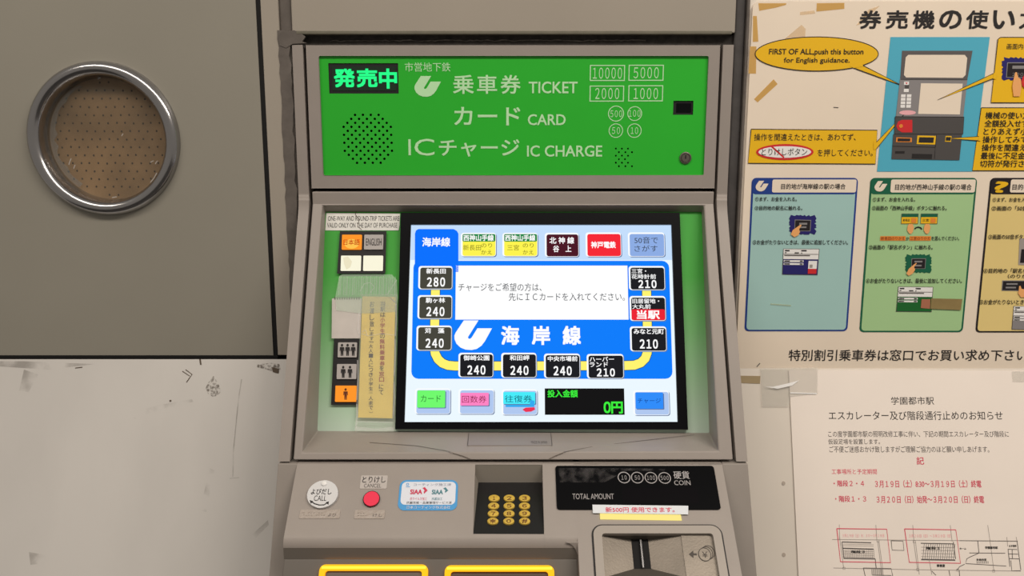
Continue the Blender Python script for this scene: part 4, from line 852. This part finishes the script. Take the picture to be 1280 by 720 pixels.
ln([(52, 176), (1240, 186)], .7, INKL); ln([(870, 183), (1240, 187)], .9); ln([(60, 358), (520, 368), (1260, 378)], .7, INKL)
ln([(115, 192), (302, 197)], 1.2); ln([(118, 232), (318, 238)], 1.4); ln([(125, 296), (328, 300)], 1.4); ln([(115, 192), (128, 296)], .9); ln([(328, 300), (334, 358)], .9)
for i in range(18): ln([(124+i*11.4, 240), (128+i*11.4, 296)], .5, INKL)
for y in (205, 215, 250, 262, 274, 286): ln([(120, y), (318, y+4)], .5, INKL)
ln([(620, 200), (832, 204)], 1.1); ln([(622, 304), (840, 308)], 1.6); ln([(828, 190), (842, 300)], .9)
for i in range(15): ln([(628+i*14+14, 204), (620+i*14+12, 304)], .5, INKG)
for y in (225, 245, 265, 285): ln([(622, y), (836, y+3)], .5, INKL)
for tx, q in (('階段３', (176, 246, 260, 262)), ('階段１', (656, 222, 742, 240)), ('事務室', (722, 334, 774, 352)), ('学園都市駅', (1032, 220, 1112, 236)), ('多目的室', (976, 298, 1040, 312)), ('女子便所', (1184, 210, 1232, 224)), ('ホーム', (868, 228, 910, 240))): b.text(LOW, tx, tuple(Y([q[:2]])[0]+Y([q[2:]])[0]), n+.0002, INK, .02)
for p in ([(352, 186), (378, 380), (380, 410)], [(344, 186), (368, 380), (370, 410)], [(575, 188), (600, 380)], [(586, 188), (610, 400)], [(98, 80), (100, 176)], [(332, 82), (338, 176)], [(568, 84), (576, 188)], [(808, 84), (820, 188)], [(1048, 84), (1062, 180), (1088, 380)], [(1170, 160), (1176, 220)], [(1230, 160), (1236, 190)], [(672, 300), (690, 400)], [(100, 160), (126, 360)]): ln(p, .6, INKL)
for p in ([(430, 184), (506, 186), (512, 246), (436, 244), (430, 184)], [(252, 358), (264, 410)], [(252, 358), (430, 362), (440, 410)], [(310, 404), (432, 406)], [(800, 374), (806, 410)], [(866, 376), (868, 410)], [(984, 182), (992, 262)], [(930, 262), (1160, 264)], [(914, 300), (930, 290), (990, 264)], [(914, 300), (906, 330), (1166, 346)], [(900, 334), (868, 350), (852, 372)], [(1178, 238), (1190, 350)], [(1204, 238), (1206, 298)], [(1178, 238), (1236, 240)], [(1180, 268), (1242, 270)], [(1184, 298), (1248, 300)], [(1236, 188), (1260, 372)], [(1196, 310), (1202, 376), (1258, 376)], [(690, 378), (716, 404)]): ln(p, .8)
for i in range(10): ln([(978+i*8, 314), (979+i*8, 330)], .5, INKG)
for u, v in ((128, 360), (600, 368), (856, 372), (1086, 378), (346, 186), (578, 190)): b.loop(LOW, Y([(u-7, v-7), (u+7, v-7), (u+7, v+7), (u-7, v+7)]), .5, n, INKL)
for i in range(9): ln([(306+i*8, 366), (308+i*8, 402)], .8, INKL)
b.build('floor_plan_print', notice)
b = MB(); b.px(LOW, [(951, 460), (1022, 459), (1022, 492), (988, 496), (986, 508), (953, 508)], NN+.0006, NN+.0009, CLEAR); tag(b.build('clear_tape', notice), 'clear tape on the top left corner')
b = MB(); b.px(LOW, [(955, 483), (966, 483.5), (986, 479), (999, 475.5), (990, 482), (972, 486)], NN+.0009, NN+.0012, WHITE); b.line(LOW, [(988, 491), (1021, 492)], 1.4, NN+.0012, WHITE); b.build('crease_highlight', notice)  # white shapes paint the highlights along the tape's crease
b = MB(); b.px(LOW, [(1265, 464), (1300, 464), (1300, 478), (1266, 477)], NN+.0006, NN+.0009, CLEAR); b.build('clear_tape', notice)
t = MB(); t.px(LOW, [(922, 469.5), (950.5, 470), (950, 479.5), (923, 478.5)], .0002, .0006, TAPEBR); tag(t.build('tape_piece'), 'short brown tape piece on the wall under the poster corner', 'tape')
b = MB()
for u, v in ((979.5, 604), (980, 693.5), (941.5, 693)): b.oval(LOW, u, v, 2.2, 2.6, .0, .0006, mat('wall_pimple', (168, 152, 134), .6), 10)
tag(b.build('wall_mark'), 'small raised paint marks on the pale wall strip beside the notice', 'mark'); bpy.data.objects['wall_mark']['kind'] = 'structure'
